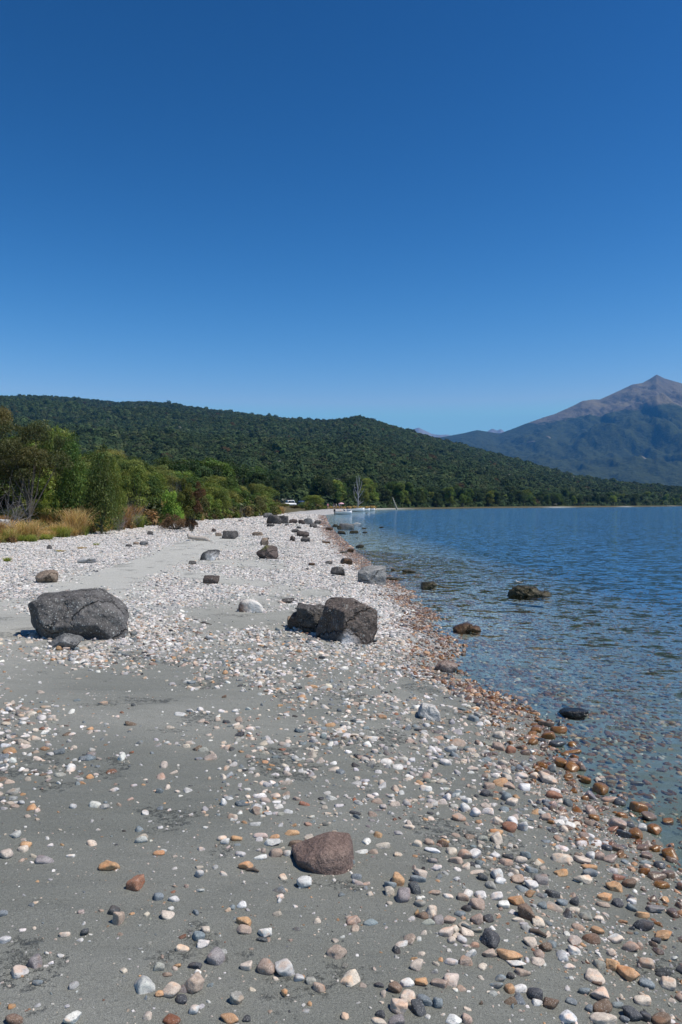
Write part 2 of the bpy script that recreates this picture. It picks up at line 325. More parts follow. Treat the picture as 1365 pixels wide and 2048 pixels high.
# ------------------------------------------------------------------ ground
def damp_at(x, y):
    t = shore_x(y) - x
    d = np.interp(y, [0, 5, 7, 9, 11, 13, 18], [.92, .88, .80, .72, .58, .32, .1])
    d = d - .32 * sstep(-2.4, -4.6, x) * sstep(5, 7.5, y)
    d = d + .30 * fbm(x * .55, y * .8, 0, 21, 3)
    d = np.maximum(d, sstep(2.2, .5, t) * np.interp(y, [0, 12, 25], [1, .9, .5]))
    return np.clip(d, 0, 1)
def build_ground():
    nu = 440
    u = np.linspace(-1, 1, nu); t = .8 * np.sinh(u * 8.9)
    ys = np.r_[np.linspace(-6, 1, 12)[:-1], np.arange(1, 22, .055), np.geomspace(22, 9000, 210)[0:]]
    Y, T = np.meshgrid(ys, t, indexing='ij'); X = shore_x(Y) - T
    Z = terrain(X, Y)
    nr = len(ys); V = np.stack([X, Y, Z], -1).reshape(-1, 3)
    i = np.arange(nr - 1)[:, None] * nu + np.arange(nu - 1)[None]; i = i.ravel()
    me = new_mesh('ground', V, np.stack([i, i + nu, i + nu + 1, i + 1], 1))
    x, y, z = V.T; tt = T.ravel()
    cv = cover(x, y, z); cv = np.where((y < 1.4) | (y > 250), .4, cv)
    dp = damp_at(x, y)
    vg = sstep(-.4, 1.0, veg_x(y) - x + .8 * fbm(x * .6, y * .6, 0, 31, 2))
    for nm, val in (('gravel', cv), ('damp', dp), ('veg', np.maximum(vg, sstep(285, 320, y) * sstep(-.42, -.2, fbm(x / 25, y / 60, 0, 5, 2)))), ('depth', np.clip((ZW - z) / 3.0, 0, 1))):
        a = me.attributes.new(nm, 'FLOAT', 'POINT'); a.data.foreach_set('value', val.astype(np.float32))
    m, nt, b = mat_new('beach_sand'); q = NB(nt)
    P = q.n('ShaderNodeNewGeometry').outputs['Position']
    gv, da, ve, de = [q.attr(k).outputs['Fac'] for k in ('gravel', 'damp', 'veg', 'depth')]
    nA = q.noise(P, 1.3, 5, .6).outputs[0]; nB = q.noise(P, 9, 5, .65).outputs[0]; nC = q.noise(P, 260, 3, .75).outputs[0]; nD = q.noise(P, 60, 4, .7).outputs[0]; nE = q.noise(P, 130, 2, .8).outputs[0]; nF = q.noise(P, 330, 1, .5).outputs[0]
    st = q.n('ShaderNodeMapping', {'Vector': P, 'Scale': (1.1, 5.5, 1)}).outputs[0]; nS = q.noise(st, 1.4, 5, .6, .6).outputs[0]
    dry = q.mix(nS, (.42, .415, .37), (.56, .55, .50)); wetc = q.mix(nS, (.166, .171, .146), (.240, .245, .212))
    sand = q.mix(da, dry, wetc)
    sand = q.mix(q.math('MULTIPLY', q.ramp(nC, [(.3, 1), (.47, 0)]), .55), sand, q.mix(1, sand, (.35, .35, .36), 'MULTIPLY'))
    sand = q.mix(q.math('MULTIPLY', q.ramp(nC, [(.6, 0), (.72, 1)]), .4), sand, (.50, .48, .44))
    sand = q.mix(q.math('MULTIPLY', q.ramp(nD, [(.5, 0), (.75, 1)]), .25), sand, q.mix(1, sand, (.6, .6, .6), 'MULTIPLY'))
    sand = q.mix(q.math('MULTIPLY', q.ramp(nE, [(.56, 0), (.70, 1)]), .5), sand, q.mix(1, sand, (.42, .42, .43), 'MULTIPLY'))
    sand = q.mix(q.math('MULTIPLY', q.ramp(nE, [(.28, 1), (.40, 0)]), .35), sand, (.48, .46, .41))
    sand = q.mix(1, sand, q.mix(q.ramp(nF, [(.33, 0), (.67, 1)]), (.62, .62, .63), (1.36, 1.36, 1.34)), 'MULTIPLY')
    # trodden, crumbled patches
    tr = q.math('MULTIPLY', q.ramp(nA, [(.57, 0), (.63, 1)]), q.ramp(q.noise(P, 24, 5, .8, .15).outputs[0], [(.52, 0), (.57, 1)]))
    sand = q.mix(q.math('MULTIPLY', tr, .17), sand, q.mix(1, sand, (.55, .55, .52), 'MULTIPLY'))
    vo = q.n('ShaderNodeTexVoronoi', {'Vector': P, 'Scale': 24.0}); vo2 = q.n('ShaderNodeTexVoronoi', {'Vector': P, 'Scale': 55.0})
    rnd = q.n('ShaderNodeSeparateColor', {0: vo.outputs['Color']}); rnd2 = q.n('ShaderNodeSeparateColor', {0: vo2.outputs['Color']})
    pal = [(0, (.16, .18, .19)), (.12, (.34, .35, .35)), (.36, (.58, .57, .55)), (.66, (.72, .70, .66)), (.90, (.50, .45, .40)), (1, (.68, .64, .58))]
    gr = q.mix(.4, q.ramp(rnd.outputs[0], pal), q.ramp(rnd2.outputs[1], pal))
    edge = q.ramp(vo.outputs['Distance'], [(.35, 1), (.75, .45)])
    gr = q.mix(1, gr, edge, 'MULTIPLY')
    pick = q.ramp(q.math('ADD', q.math('MULTIPLY', gv, 1.05), q.math('MULTIPLY', q.math('SUBTRACT', nB, .5), .9)), [(.5, 0), (.62, 1)])
    dist = q.n('ShaderNodeSeparateXYZ', {0: P}).outputs[1]
    pick = q.math('MULTIPLY', pick, q.n('ShaderNodeMapRange', {0: dist, 1: 6.0, 2: 14.0}).outputs[0])
    c = q.mix(pick, sand, gr)
    nV = q.noise(P, 2.2, 5, .7).outputs[0]
    c = q.mix(ve, c, q.mix(nV, (.045, .05, .02), (.16, .125, .06)))
    bed = q.mix(q.ramp(nB, [(.35, 0), (.65, 1)]), (.048, .148, .33), (.060, .175, .37))  # blue upwelling light of deep water, painted into the lakebed colour
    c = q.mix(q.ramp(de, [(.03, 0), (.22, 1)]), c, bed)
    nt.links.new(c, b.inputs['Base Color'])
    nt.links.new(q.ramp(da, [(.5, .92), (1, .62)]), b.inputs['Roughness']); b.inputs['Specular IOR Level'].default_value = .2
    h = q.math('ADD', q.math('MULTIPLY', nC, .010), q.math('MULTIPLY', nD, .016)); h = q.math('ADD', h, q.math('MULTIPLY', nS, .05))
    h = q.math('ADD', h, q.math('MULTIPLY', tr, -.07))
    h = q.math('ADD', h, q.math('MULTIPLY', q.math('MULTIPLY', vo.outputs['Distance'], pick), -.02))
    nt.links.new(q.bump(h, .9, .6), b.inputs['Normal'])
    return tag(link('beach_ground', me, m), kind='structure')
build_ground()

# ------------------------------------------------------------------ lake
def build_water():
    me = new_mesh('lake', [(-3500, -60, ZW), (12000, -60, ZW), (12000, 9000, ZW), (-3500, 9000, ZW)], [(0, 1, 2, 3)], False)
    m, nt, b = mat_new('lake_water'); q = NB(nt); nt.nodes.remove(b)
    P = q.n('ShaderNodeNewGeometry').outputs['Position']
    def tilt(scale, stretch, amp, det=3):
        mp = q.n('ShaderNodeMapping', {'Vector': P, 'Rotation': (0, 0, R(24)), 'Scale': (stretch, 1, 1)}).outputs[0]
        n = q.noise(mp, scale, det, .55).outputs['Color']
        d = q.n('ShaderNodeVectorMath', {0: n, 1: (.5, .5, .5)}, operation='SUBTRACT').outputs[0]
        return q.n('ShaderNodeVectorMath', {0: d, 1: (amp, amp, 0)}, operation='MULTIPLY').outputs[0]
    add = lambda a, b_: q.n('ShaderNodeVectorMath', {0: a, 1: b_}, operation='ADD').outputs[0]
    dist = q.n('ShaderNodeSeparateXYZ', {0: P}); tl = add(tilt(9.5, .6, .95), tilt(3.4, .8, 1.0, 2))
    calm = q.n('ShaderNodeMapRange', {0: dist.outputs[0], 1: 1.2, 2: 6.0, 3: .14, 4: 1.0}).outputs[0]     # flatter in the shallows
    far = q.n('ShaderNodeMapRange', {0: dist.outputs[1], 1: 7.0, 2: 24.0, 3: 0.0, 4: 1.0}).outputs[0]
    k = q.math('MAXIMUM', calm, far)
    tl = q.n('ShaderNodeVectorMath', {0: tl, 3: k}, operation='SCALE')
    nrm = q.n('ShaderNodeVectorMath', {0: add(tl.outputs[0], (0, 0, 1))}, operation='NORMALIZE').outputs[0]
    fr = q.n('ShaderNodeFresnel', {'IOR': 1.33, 'Normal': nrm}).outputs[0]
    tr = q.n('ShaderNodeBsdfTransparent', {'Color': (.80, .93, .95, 1)})
    gl = q.n('ShaderNodeBsdfGlossy', {'Roughness': .04, 'Normal': nrm, 'Color': (1, 1, 1, 1)})
    mx = q.n('ShaderNodeMixShader', {0: fr, 1: tr.outputs[0], 2: gl.outputs[0]})
    nt.links.new(mx.outputs[0], nt.nodes['Material Output'].inputs[0])
    return tag(link('lake_water', me, m), kind='structure')
build_water()

# ------------------------------------------------------------------ hills
def heightfield(name, ridge, dist, base, mat, nrow=90, ncol=420, px0=-500, px1=1900, amp=.10, prof=1.1, seed=5, back=.5, gul=6.0, kind='structure', rid=0.0):
    px = np.linspace(px0, px1, ncol)
    rp = np.array(ridge, float); py = np.interp(px, rp[:, 0], rp[:, 1])
    D = np.interp(px, *np.array(dist, float).T); B = np.interp(px, *np.array(base, float).T)
    zr = EYE + (HY - py) / FPX * D - (5.0 if name == 'forested_hill' else 0)
    r = np.r_[np.linspace(0, 1, nrow), 1 + np.linspace(.05, back, 8)]
    Rr, PX = np.meshgrid(r, px, indexing='ij')
    d = B + (D - B) * Rr
    sh = np.where(Rr <= 1, np.maximum(Rr, 0)**prof, 1 - (Rr - 1) * 1.1)
    X = (PX - CX) / FPX * d
    g = fbm(X / D.mean() * gul, d / D.mean() * gul * .6, 0, seed, 5)
    Z = zr * sh + zr * amp * g * np.clip(Rr * (1 - Rr) * 4, 0, 1) - (1 - np.clip(Rr * 8, 0, 1)) * 3
    if rid:
        a_ = X / D.mean() * gul * 2.2 + .9 * g; e_ = d / D.mean() * gul * .5
        Z = Z - zr * rid * (np.abs(fbm(a_, e_, 0, seed + 20, 4)) + .5 * np.abs(fbm(a_ * 2.7, e_ * 2, 0, seed + 30, 3))) * np.clip((1 - Rr) * 7, 0, 1) * np.clip(Rr * 3, 0, 1)
    V = np.stack([X, d, Z], -1).reshape(-1, 3); nc = ncol
    i = (np.arange(len(r) - 1)[:, None] * nc + np.arange(nc - 1)[None]).ravel()
    me = new_mesh(name, V, np.stack([i, i + 1, i + nc + 1, i + nc], 1))
    o = link(name, me, mat); tag(o, kind=kind)
    return o, (px, B, D, r, Z)
def hill_material():
    m, nt, b = mat_new('forest_floor'); q = NB(nt); P = q.n('ShaderNodeNewGeometry').outputs['Position']
    n = q.noise(P, .12, 5, .7).outputs[0]
    nt.links.new(q.mix(n, (.006, .012, .006), (.025, .038, .016)), b.inputs['Base Color']); b.inputs['Roughness'].default_value = 1
    b.inputs['Specular IOR Level'].default_value = 0
    return m
HILL_RIDGE = [(-500,760),(-200,778),(0,793),(80,792),(160,797),(230,806),(290,804),(350,809),(420,820),(450,823),(520,832),(600,841),(650,843),(690,840),(715,834),(745,841),(800,858),(850,870),(900,884),(950,896),(1000,910),(1050,924),(1100,939),(1150,952),(1200,960),(1250,966),(1300,971),(1365,976),(1500,981),(1700,986),(1900,990)]
HILL_D = [(-500, 2300), (0, 2300), (500, 2100), (720, 1750), (900, 1600), (1100, 1350), (1365, 1250), (1900, 1900)]
HILL_B = [(-500, 230), (560, 235), (660, 262), (740, 290), (780, 315), (950, 412), (1200, 640), (1365, 810), (1600, 1100), (1900, 1650)]
hill, HF = heightfield('forested_hill', HILL_RIDGE, HILL_D, HILL_B, hill_material(), amp=.10, seed=12, gul=9)
def hill_point(n, g):
    px, B, D, r, Z = HF
    p = g.uniform(-420, 1850, n); Bq, Dq = np.interp(p, px, B), np.interp(p, px, D)
    rm = 1.04; dd = (g.uniform(0, 1, n) * ((Bq + (Dq - Bq) * rm)**1.25 - Bq**1.25) + Bq**1.25)**.8
    rr = (dd - Bq) / (Dq - Bq)
    fi = np.interp(rr, r, np.arange(len(r))); ci = np.interp(p, px, np.arange(len(px)))
    i0, j0 = np.minimum(fi.astype(int), len(r) - 2), np.minimum(ci.astype(int), len(px) - 2); a, b_ = fi - i0, ci - j0
    z = (Z[i0, j0] * (1 - a) + Z[i0 + 1, j0] * a) * (1 - b_) + (Z[i0, j0 + 1] * (1 - a) + Z[i0 + 1, j0 + 1] * a) * b_
    return (p - CX) / FPX * dd, dd, z
def crown_lump(seed):
    """a far tree crown: an uneven core with leafy clumps standing off it"""
    g = np.random.default_rng(seed); D, F = ico(2)
    nz = fbm(D[:,0]*1.6, D[:,1]*1.6, D[:,2]*1.6, seed, 3)
    P = D * (.72 + .25 * nz)[:, None] * np.array([1, 1, .9])
    n = 1500; d = g.normal(size=(n, 3)); d /= np.linalg.norm(d, axis=1)[:, None]; d[:, 2] = np.where(d[:, 2] < -.3, -d[:, 2], d[:, 2])
    r = (.84 + .30 * fbm(d[:,0]*2.6, d[:,1]*2.6, d[:,2]*2.6, seed + 5, 3) * 2) * g.uniform(.88, 1.06, n); c = d * r[:, None] * np.array([1, 1, .95])
    nn = d * 1.2 + g.normal(0, .3, (n, 3)) + np.array([0, 0, .2]); nn /= np.linalg.norm(nn, axis=1)[:, None]
    u = np.cross(nn, g.normal(size=(n, 3))); u /= np.linalg.norm(u, axis=1)[:, None]; v = np.cross(nn, u); s = .082 * g.lognormal(0, .35, n)[:, None]
    V = np.stack([c - u * s, c + v * s * .7, c + u * s, c - v * s * .7], 1).reshape(-1, 3)
    k = np.r_[np.full(len(P), .85), np.repeat(g.uniform(.8, 1.2, n), 4)]
    F2 = np.arange(n * 4).reshape(n, 4) + len(P)
    F3 = np.r_[np.c_[F2[:, 0], F2[:, 1], F2[:, 2]], np.c_[F2[:, 0], F2[:, 2], F2[:, 3]]]
    return new_mesh('far_crown', np.r_[P, V], np.r_[F, F3], False, np.stack([k, k, k], 1))
def far_leaf():
    m, nt, b = mat_new('far_foliage'); q = NB(nt)
    c = q.mix(1, q.attr('col', 'INSTANCER').outputs['Color'], q.attr('Col').outputs['Color'], 'MULTIPLY')
    nt.links.new(c, b.inputs['Base Color']); b.inputs['Roughness'].default_value = .9; b.inputs['Specular IOR Level'].default_value = .1
    tc = q.n('ShaderNodeTexCoord').outputs['Object']
    nt.links.new(q.bump(q.noise(tc, 6, 4, .7).outputs[0], 1.0, .6), b.inputs['Normal'])
    return m
def hill_forest():
    g = np.random.default_rng(3); n = 210000
    x, y, z = hill_point(n, g)
    s = np.interp(y, [250, 700, 1500, 2300], [2.1, 2.4, 2.9, 3.4]) * g.lognormal(0, .26, n)
    pal = np.array([(.056, .088, .036), (.068, .100, .040), (.044, .070, .034), (.086, .114, .045), (.070, .084, .040), (.105, .128, .055)])
    w = [.26, .24, .24, .12, .09, .05]
    c = pal[g.choice(6, n, p=w)] * g.uniform(.7, 1.3, (n, 1))
    pale = g.random(n) < .022; c[pale] = np.array([.24, .25, .19]) * g.uniform(.5, 1.2, (pale.sum(), 1)); s[pale] *= .75
    br = g.random(n) < .012; c[br] = np.array([.085, .060, .028]) * g.uniform(.7, 1.2, (br.sum(), 1))
    big = fbm(x / 160, y / 160, 0, 77, 3); c *= (1 + .35 * big)[:, None]
    mat = far_leaf(); pr = [proto('far_crown', crown_lump(40 + k), mat) for k in range(6)]
    tall = g.uniform(.8, 1.45, n)
    scatter('distant_forest', np.c_[x, y, z + s * .55], np.c_[s, s, s * tall], np.c_[g.uniform(-.15, .15, n), g.uniform(-.15, .15, n), g.uniform(0, 6.28, n)], c, g.integers(0, 6, n), pr,
            'dark green beech forest covering the long hill behind the lake', 'forest')
hill_forest()

def mountain_material(name, forest, tops, rock, tl, tlv, slips=(), snow=None):
    m, nt, b = mat_new(name); q = NB(nt); P = q.n('ShaderNodeNewGeometry').outputs['Position']
    z = q.n('ShaderNodeSeparateXYZ', {0: P}).outputs[2]
    n1 = q.noise(P, .0016, 7, .6, .5).outputs[0]; n2 = q.noise(P, .03, 4, .7).outputs[0]; n3 = q.noise(P, .007, 6, .65).outputs[0]
    stp = q.n('ShaderNodeMapping', {'Vector': P, 'Scale': (1, .2, .25)}).outputs[0]; n4 = q.noise(stp, .006, 6, .65).outputs[0]
    f = q.mix(q.ramp(n2, [(.3, 0), (.7, 1)]), tuple(v * .55 for v in forest), tuple(v * 1.5 for v in forest))
    f = q.mix(q.ramp(n3, [(.4, 0), (.62, .3)]), f, tuple(v * .6 for v in forest))
    t = q.mix(q.ramp(n4, [(.38, 0), (.62, 1)]), tops, rock)
    hh = q.math('ADD', z, q.math('MULTIPLY', q.math('SUBTRACT', n1, .5), tlv)); hh = q.math('ADD', hh, q.math('MULTIPLY', q.math('SUBTRACT', n4, .5), tlv * .9))
    mr = q.n('ShaderNodeMapRange', {0: hh, 1: tl - 14, 2: tl + 14}).outputs[0]
    c = q.mix(mr, f, t)
    for sp, rx, rz in slips:
        v = q.n('ShaderNodeVectorMath', {0: P, 1: sp}, operation='SUBTRACT').outputs[0]
        v = q.n('ShaderNodeVectorMath', {0: v, 1: (1 / rx, 0, 1 / rz)}, operation='MULTIPLY').outputs[0]
        d = q.n('ShaderNodeVectorMath', {0: v}, operation='LENGTH').outputs['Value']
        d = q.math('ADD', d, q.math('MULTIPLY', q.math('SUBTRACT', n2, .5), 1.5))
        c = q.mix(q.ramp(d, [(.45, .5), (.95, 0)]), c, (.34, .30, .26))
    nt.links.new(c, b.inputs['Base Color']); b.inputs['Roughness'].default_value = 1; b.inputs['Specular IOR Level'].default_value = 0
    nt.links.new(q.bump(q.math('ADD', q.math('MULTIPLY', n2, 8), q.math('MULTIPLY', n3, 40)), 1.0, 1.0), b.inputs['Normal'])
    return m
def far_at(px, py, d): return ((px - CX) / FPX * d, d, EYE + (HY - py) / FPX * d)
MT_R = [(500,905),(760,892),(850,882),(885,874),(930,866),(955,860),(985,865),(1000,867),(1030,856),(1050,848),(1090,834),(1110,828),(1150,810),(1165,802),(1185,799),(1200,799),(1240,781),(1265,769),(1285,766),(1300,758),(1314,749),(1330,757),(1365,767),(1420,790),(1500,800),(1600,830),(1750,800),(1900,840)]
heightfield('mountain', MT_R, [(500, 8200), (1000, 8000), (1300, 8600), (1900, 8600)], [(500, 4200), (1900, 3600)],
            mountain_material('mountain_slope', (.046, .056, .026), (.195, .165, .108), (.115, .103, .084), 830, 330,
                              [(far_at(1086, 878, 6900), 13, 20), (far_at(1058, 885, 6800), 26, 9), (far_at(1238, 922, 5600), 20, 24)]),
            nrow=170, ncol=700, px0=500, px1=1900, amp=.17, rid=.06, seed=44, gul=20, prof=1.2)
heightfield('mountain_range', [(600,890),(780,878),(815,866),(828,858),(838,855),(850,861),(865,868),(880,870),(895,869),(905,872),(930,876),(960,868),(975,863),(985,857),(995,861),(1003,858),(1012,866),(1040,880),(1200,905),(1300,900)],
            [(600, 15500), (1300, 15500)], [(600, 11500), (1300, 11500)],
            mountain_material('far_peak', (.10, .095, .085), (.30, .28, .26), (.20, .19, .185), 900, 500), nrow=60, ncol=260, px0=600, px1=1300, amp=.22, seed=71, gul=26)

# ------------------------------------------------------------------ loose stones of the beach
STONE = dict(W=(.78, .755, .71), P=(.63, .545, .45), K=(.42, .325, .26), O=(.54, .33, .18), R=(.30, .15, .095), G=(.21, .245, .26), D=(.075, .080, .086), B=(.20, .14, .10), S=(.56, .555, .535), T=(.34, .345, .30), Y=(.23, .105, .025), U=(.26, .24, .235))
def stone_cols(codes, w, n, g):
    pal = np.array([STONE[c] for c in codes]); w = np.array(w, float); w /= w.sum()
    return pal[g.choice(len(codes), n, p=w)] * g.uniform(.62, 1.12, (n, 1)) * g.normal(1, .018, (n, 3))
EXTRA = []                                            # cobbles past the three hundred largest
CLEAR = []                                            # (x, y, radius) kept free for stones and boulders placed one by one
def beach_gravel():
    g = np.random.default_rng(17)
    wetm = stone_material('wet_stone', 'inst', wet=True, scale=1.6, spec=.45); drym = stone_material('dry_stone', 'inst', scale=1.5)
    def protos(mat, n):
        out = []
        for k in range(12):
            s = (1, g.uniform(.62, .95), g.uniform(.42, .72))
            ang = k % 3 == 0
            out.append(proto('pebble', rock_mesh('pebble', s, 300 + k, n, p=15 if ang else 5, nplanes=8 if ang else 3, rough=.08 if ang else .04), mat))
        return out
    bedm = stone_material('submerged_stone', 'inst', rough=.9, scale=1.6, spec=.05); dp, wp, bp = protos(drym, 3), protos(wetm, 3), protos(bedm, 2)
    bands = [(1.5, 3, .028, .62), (3, 5, .032, .60), (5, 8, .038, .52), (8, 12, .038, .46), (12, 20, .040, .42), (20, 34, .049, .36), (34, 60, .078, .3), (60, 130, .17, .3)]
    DX, WX, UX = [], [], []
    for y0, y1, s0, sg in bands:
        xl, xr = -.62 * y1 - 2.5, .55 * y1 + 1.5
        area = (y1 - y0) * (xr - xl); n = int(area / (s0 * s0 * .62))
        x, y = g.uniform(xl, xr, n), g.uniform(y0, y1, n)
        t = shore_x(y) - x; ok = (t > -11) & (x > veg_x(y) - 1.5) & (np.abs(x) < .6 * y + 2.2)
        x, y, t = x[ok], y[ok], t[ok]; z = terrain(x, y)
        cv = cover(x, y, z)
        clump = fbm(x * 2.6, y * 2.0, 0, 51, 3)
        cv = cv * np.clip(1 + 1.5 * clump, .05, 2.2)
        ww = np.minimum(.45 + .012 * y, .95)           # width of the wet margin
        marg = (t < ww) & (t > -.25); cv = np.where(marg, np.maximum(cv, .55 * np.clip(1 + 1.6 * clump, .1, 1.5)), cv)
        cv = np.where(t <= -.25, .66 * np.exp(t * .42) * np.clip(1 + clump, .2, 1.5) * (y < 34), cv)
        cv = cv * np.interp(y, [2, 4.2, 6.5, 9], [.35, .5, .85, 1.0])
        keep = g.random(len(x)) < cv
        x, y, z, t, marg, ww = x[keep], y[keep], z[keep], t[keep], marg[keep], ww[keep]
        s = s0 * g.lognormal(-.08, sg, len(x)); s = np.clip(s, s0 * .3, s0 * 2.3)
        free = np.ones(len(x), bool)
        for cx_, cy_, cr in CLEAR: free &= (x - cx_)**2 + (y - cy_)**2 > (cr + s * .45)**2
        wet = (t < ww * g.uniform(.3, 1.1, len(x)))
        for sel, store in ((free & ~wet, DX), (free & wet & (t > -.25), WX), (free & (t <= -.25), UX)):
            store.append(np.c_[x, y, z, s][sel])
    grit_n = 17000                                    # small pebbles and shell grit lying on the near sand
    x, y = g.uniform(-6, 2, grit_n), g.uniform(1.5, 9, grit_n)
    ok = (np.abs(x) < .55 * y + .5) & (x < shore_x(y) + .2) & (fbm(x * 1.4, y * 1.2, 0, 88, 3) + .5 * g.random(grit_n) > .18)
    x, y = x[ok], y[ok]; DX.append(np.c_[x, y, terrain(x, y), g.lognormal(math.log(.0085), .45, len(x))])
    gn = 26000                                        # the gritty wet strip beside the water
    y = 1.6 + 9 * g.random(gn)**1.5; x = shore_x(y) - np.abs(g.normal(0, .75, gn)) + .1; ok = fbm(x * 2, y * 1.5, 0, 93, 3) + .6 * g.random(gn) > .2
    x, y = x[ok], y[ok]; DX.append(np.c_[x, y, terrain(x, y), g.lognormal(math.log(.0105), .4, len(x))])
    EX = []
    for px, py, w, h, code, ang, wet in EXTRA:
        p = at(px, py + h / 2); EX.append((p.x, p.y, p.z, w * p.y / FPX * .95))
    if EX: DX.append(np.array(EX))
    for ob, _, _ in BOULDERS:                         # shingle banked up against the boulders
        bx, by, _z = ob.location
        if by > 15 or bx > float(shore_x(by)) - .1: continue
        xs_ = [v.co.x for v in ob.data.vertices]; ys_ = [v.co.y for v in ob.data.vertices]; rx, ry = max(xs_), max(ys_); m = int(150 * max(rx, ry) / .5 * (.35 if by < 5 else 1))
        a = g.uniform(0, 6.283, m); k = 1.0 + np.abs(g.normal(0, .16, m)); x = bx + rx * .93 * k * np.cos(a); y = by + ry * .93 * k * np.sin(a)
        s = (.030 + .001 * by) * g.lognormal(-.1, .5, m) * (.45 if by < 5 else 1); DX.append(np.c_[x, y, terrain(x, y) + s * .25 * (k < 1.12), s])
    def out(name, S, codes, w, pr, label, sink):
        S = np.concatenate(S); n = len(S); col = stone_cols(codes, w, n, g) * (.75 if name == 'lakebed_gravel' else 1)
        if name == 'beach_gravel':
            far = sstep(6, 14, S[:, 1]); pale = stone_cols('WSGPTKD', [.46, .31, .11, .05, .04, .01, .02], n, g)
            pick = g.random(n) < far; col[pick] = pale[pick]
        if name == 'lakebed_gravel':
            amber = stone_cols('YOBRKP', [.34, .20, .18, .10, .1, .08], n, g); near = (shore_x(S[:, 1]) - S[:, 0] > -1.5) & (g.random(n) < .8); col[near] = amber[near]
        sc = np.repeat(S[:, 3:4], 3, 1) * g.uniform(.85, 1.15, (n, 3))
        rot = np.c_[g.normal(0, .28, n), g.normal(0, .28, n), g.uniform(0, 6.28, n)]
        P = S[:, :3].copy(); P[:, 2] += S[:, 3] * (sink - .13)
        print(name, n)
        scatter(name, P, sc, rot, col, g.integers(0, 12, n), pr, label, 'gravel')
    out('beach_gravel', DX, 'PKWSGTODBRU', [.25, .09, .24, .18, .11, .04, .05, .025, .015, .01, .015], dp, 'loose pale and pinkish pebbles strewn over the grey beach', .10)
    out('shore_gravel', WX, 'YBOKDRTGP', [.22, .27, .10, .14, .09, .04, .05, .03, .06], wp, 'wet orange and brown pebbles lining the water edge', .12)
    out('lakebed_gravel', UX, 'BORKTGPDY', [.24, .18, .10, .12, .07, .07, .05, .07, .14], bp, 'pebbles lying under the shallow clear lake water', .05)
# ------------------------------------------------------------------ boulders, each at its own place
BM = dict(
    dark=boulder_material('dark_boulder', (.060, .055, .051), (.142, .130, .120), pit=.45),
    brown=boulder_material('brown_boulder', (.060, .046, .040), (.120, .095, .082), lich=.3),
    grey=boulder_material('grey_boulder', (.12, .12, .115), (.25, .245, .235), lich=.35),
    tan=boulder_material('tan_boulder', (.22, .16, .115), (.36, .28, .21), lich=.25),
    red=boulder_material('red_boulder', (.150, .102, .084), (.255, .182, .150), lich=.12, seam=.0, scale=2.2, lichen=(.3, .2, .16)),
    pale=boulder_material('pale_boulder', (.42, .40, .37), (.62, .59, .54), lich=.2, pit=.25),
    weed=boulder_material('weedy_boulder', (.030, .026, .014), (.085, .070, .035), lichen=(.16, .13, .05), lich=.6, scale=1.5),
    rust=boulder_material('rusty_boulder', (.060, .034, .018), (.15, .085, .04), lich=.2, scale=1.5))
for k in ('weed', 'rust'): BM[k].node_tree.nodes['Principled BSDF'].inputs['Roughness'].default_value = .32
BOULDERS = []                                         # (object, px, py) for wording cobble labels
def boulder(px, base, w, h, mat, label, seed, n=4, p=18, planes=None, bse=False, npl=13, rough=.075, deep=.8, freq=2.2, bury=.12, water=False, group=None, hide=False, name='boulder', rz=0, hmn=.62):
    g = at_water(px, base) if water else at(px, base)
    D = g.y; th = (base - HY) / FPX
    sx = w * D / FPX * 1.03; sy = sx * deep; H = h * D / FPX
    sz = max(H - .6 * th * sy, .45 * H) * (1 + bury)
    me = rock_mesh(name, (sx, sy, sz), seed, n, p, npl, rough, planes if planes else [(1,0,.1,1),(-1,0,.1,1),(0,1,.1,1),(0,-1,.1,1),(.1,-.1,1,.85),(0,0,-1,.8)], freq, hmin=hmn, base=bse)
    o = link(name, me, BM[mat] if isinstance(mat, str) else mat)
    cy = g.y + sy * .42
    zg = ZW if water else float(min(terrain(g.x, cy), g.z + .03))
    o.location = ((px - CX) / FPX * cy, cy, zg + sz * (.5 - bury)); o.rotation_euler.z = rz
    tag(o, label, 'boulder', group)
    CLEAR.append((o.location.x, cy, max(sx, sy) * .46)); BOULDERS.append((o, px, base - h / 2))
    return o
big = boulder(164, 1279, 197, 107, boulder_material('big_boulder', (.084, .078, .073), (.172, .163, .154), lich=.95, scale=.9, pit=.4), 'largest dark grey boulder on the beach, speckled with pale lichen', 1, n=6, p=60, bse=False, npl=10, rough=.075, deep=.72, freq=3.4, hmn=.86,
    planes=[(-.08,-.16,1,.80), (-1,0,-.06,1.0), (.66,-.1,.76,.86), (1,0,.22,1.0), (-.04,-1,.50,.70), (.05,-1,-.40,.84), (0,1,.2,.9), (0,0,-1,.8), (-.8,-.6,-.1,.95), (-.62,-.2,.80,1.04), (.7,-.7,.15,.98)])
boulder(132, 1300, 64, 38, 'grey', 'small grey and brown rock leaning against the front of the largest dark boulder', 5, n=5, p=40, deep=.7, npl=5, planes=[(-.8,-.45,.6,.60), (.55,-.5,.75,.58), (0,.8,.6,.7), (.1,-1,.15,.8), (1,0,.1,1), (-1,0,.1,1), (0,0,-1,.8)])
boulder(693, 1288, 126, 98, boulder_material('stained_boulder', (.072, .057, .048), (.168, .136, .116), lich=.5, scale=.9, pit=.4, stain=((.04, -.40, -.26), .21, (.74, .73, .72))), 'large blocky dark brown boulder with a white patch at its foot near the shore', 11, n=6, p=90, bse=False, npl=7, hmn=.84, rough=.06, deep=.95, freq=3.6,
    planes=[(.50,-.86,.04,.60), (-.74,-.64,.16,.60), (-.20,-.30,1,.58), (1,.25,0,.98), (.2,1,.1,.9), (-1,.2,.30,.92), (0,0,-1,.8), (.45,.1,.9,.74)])
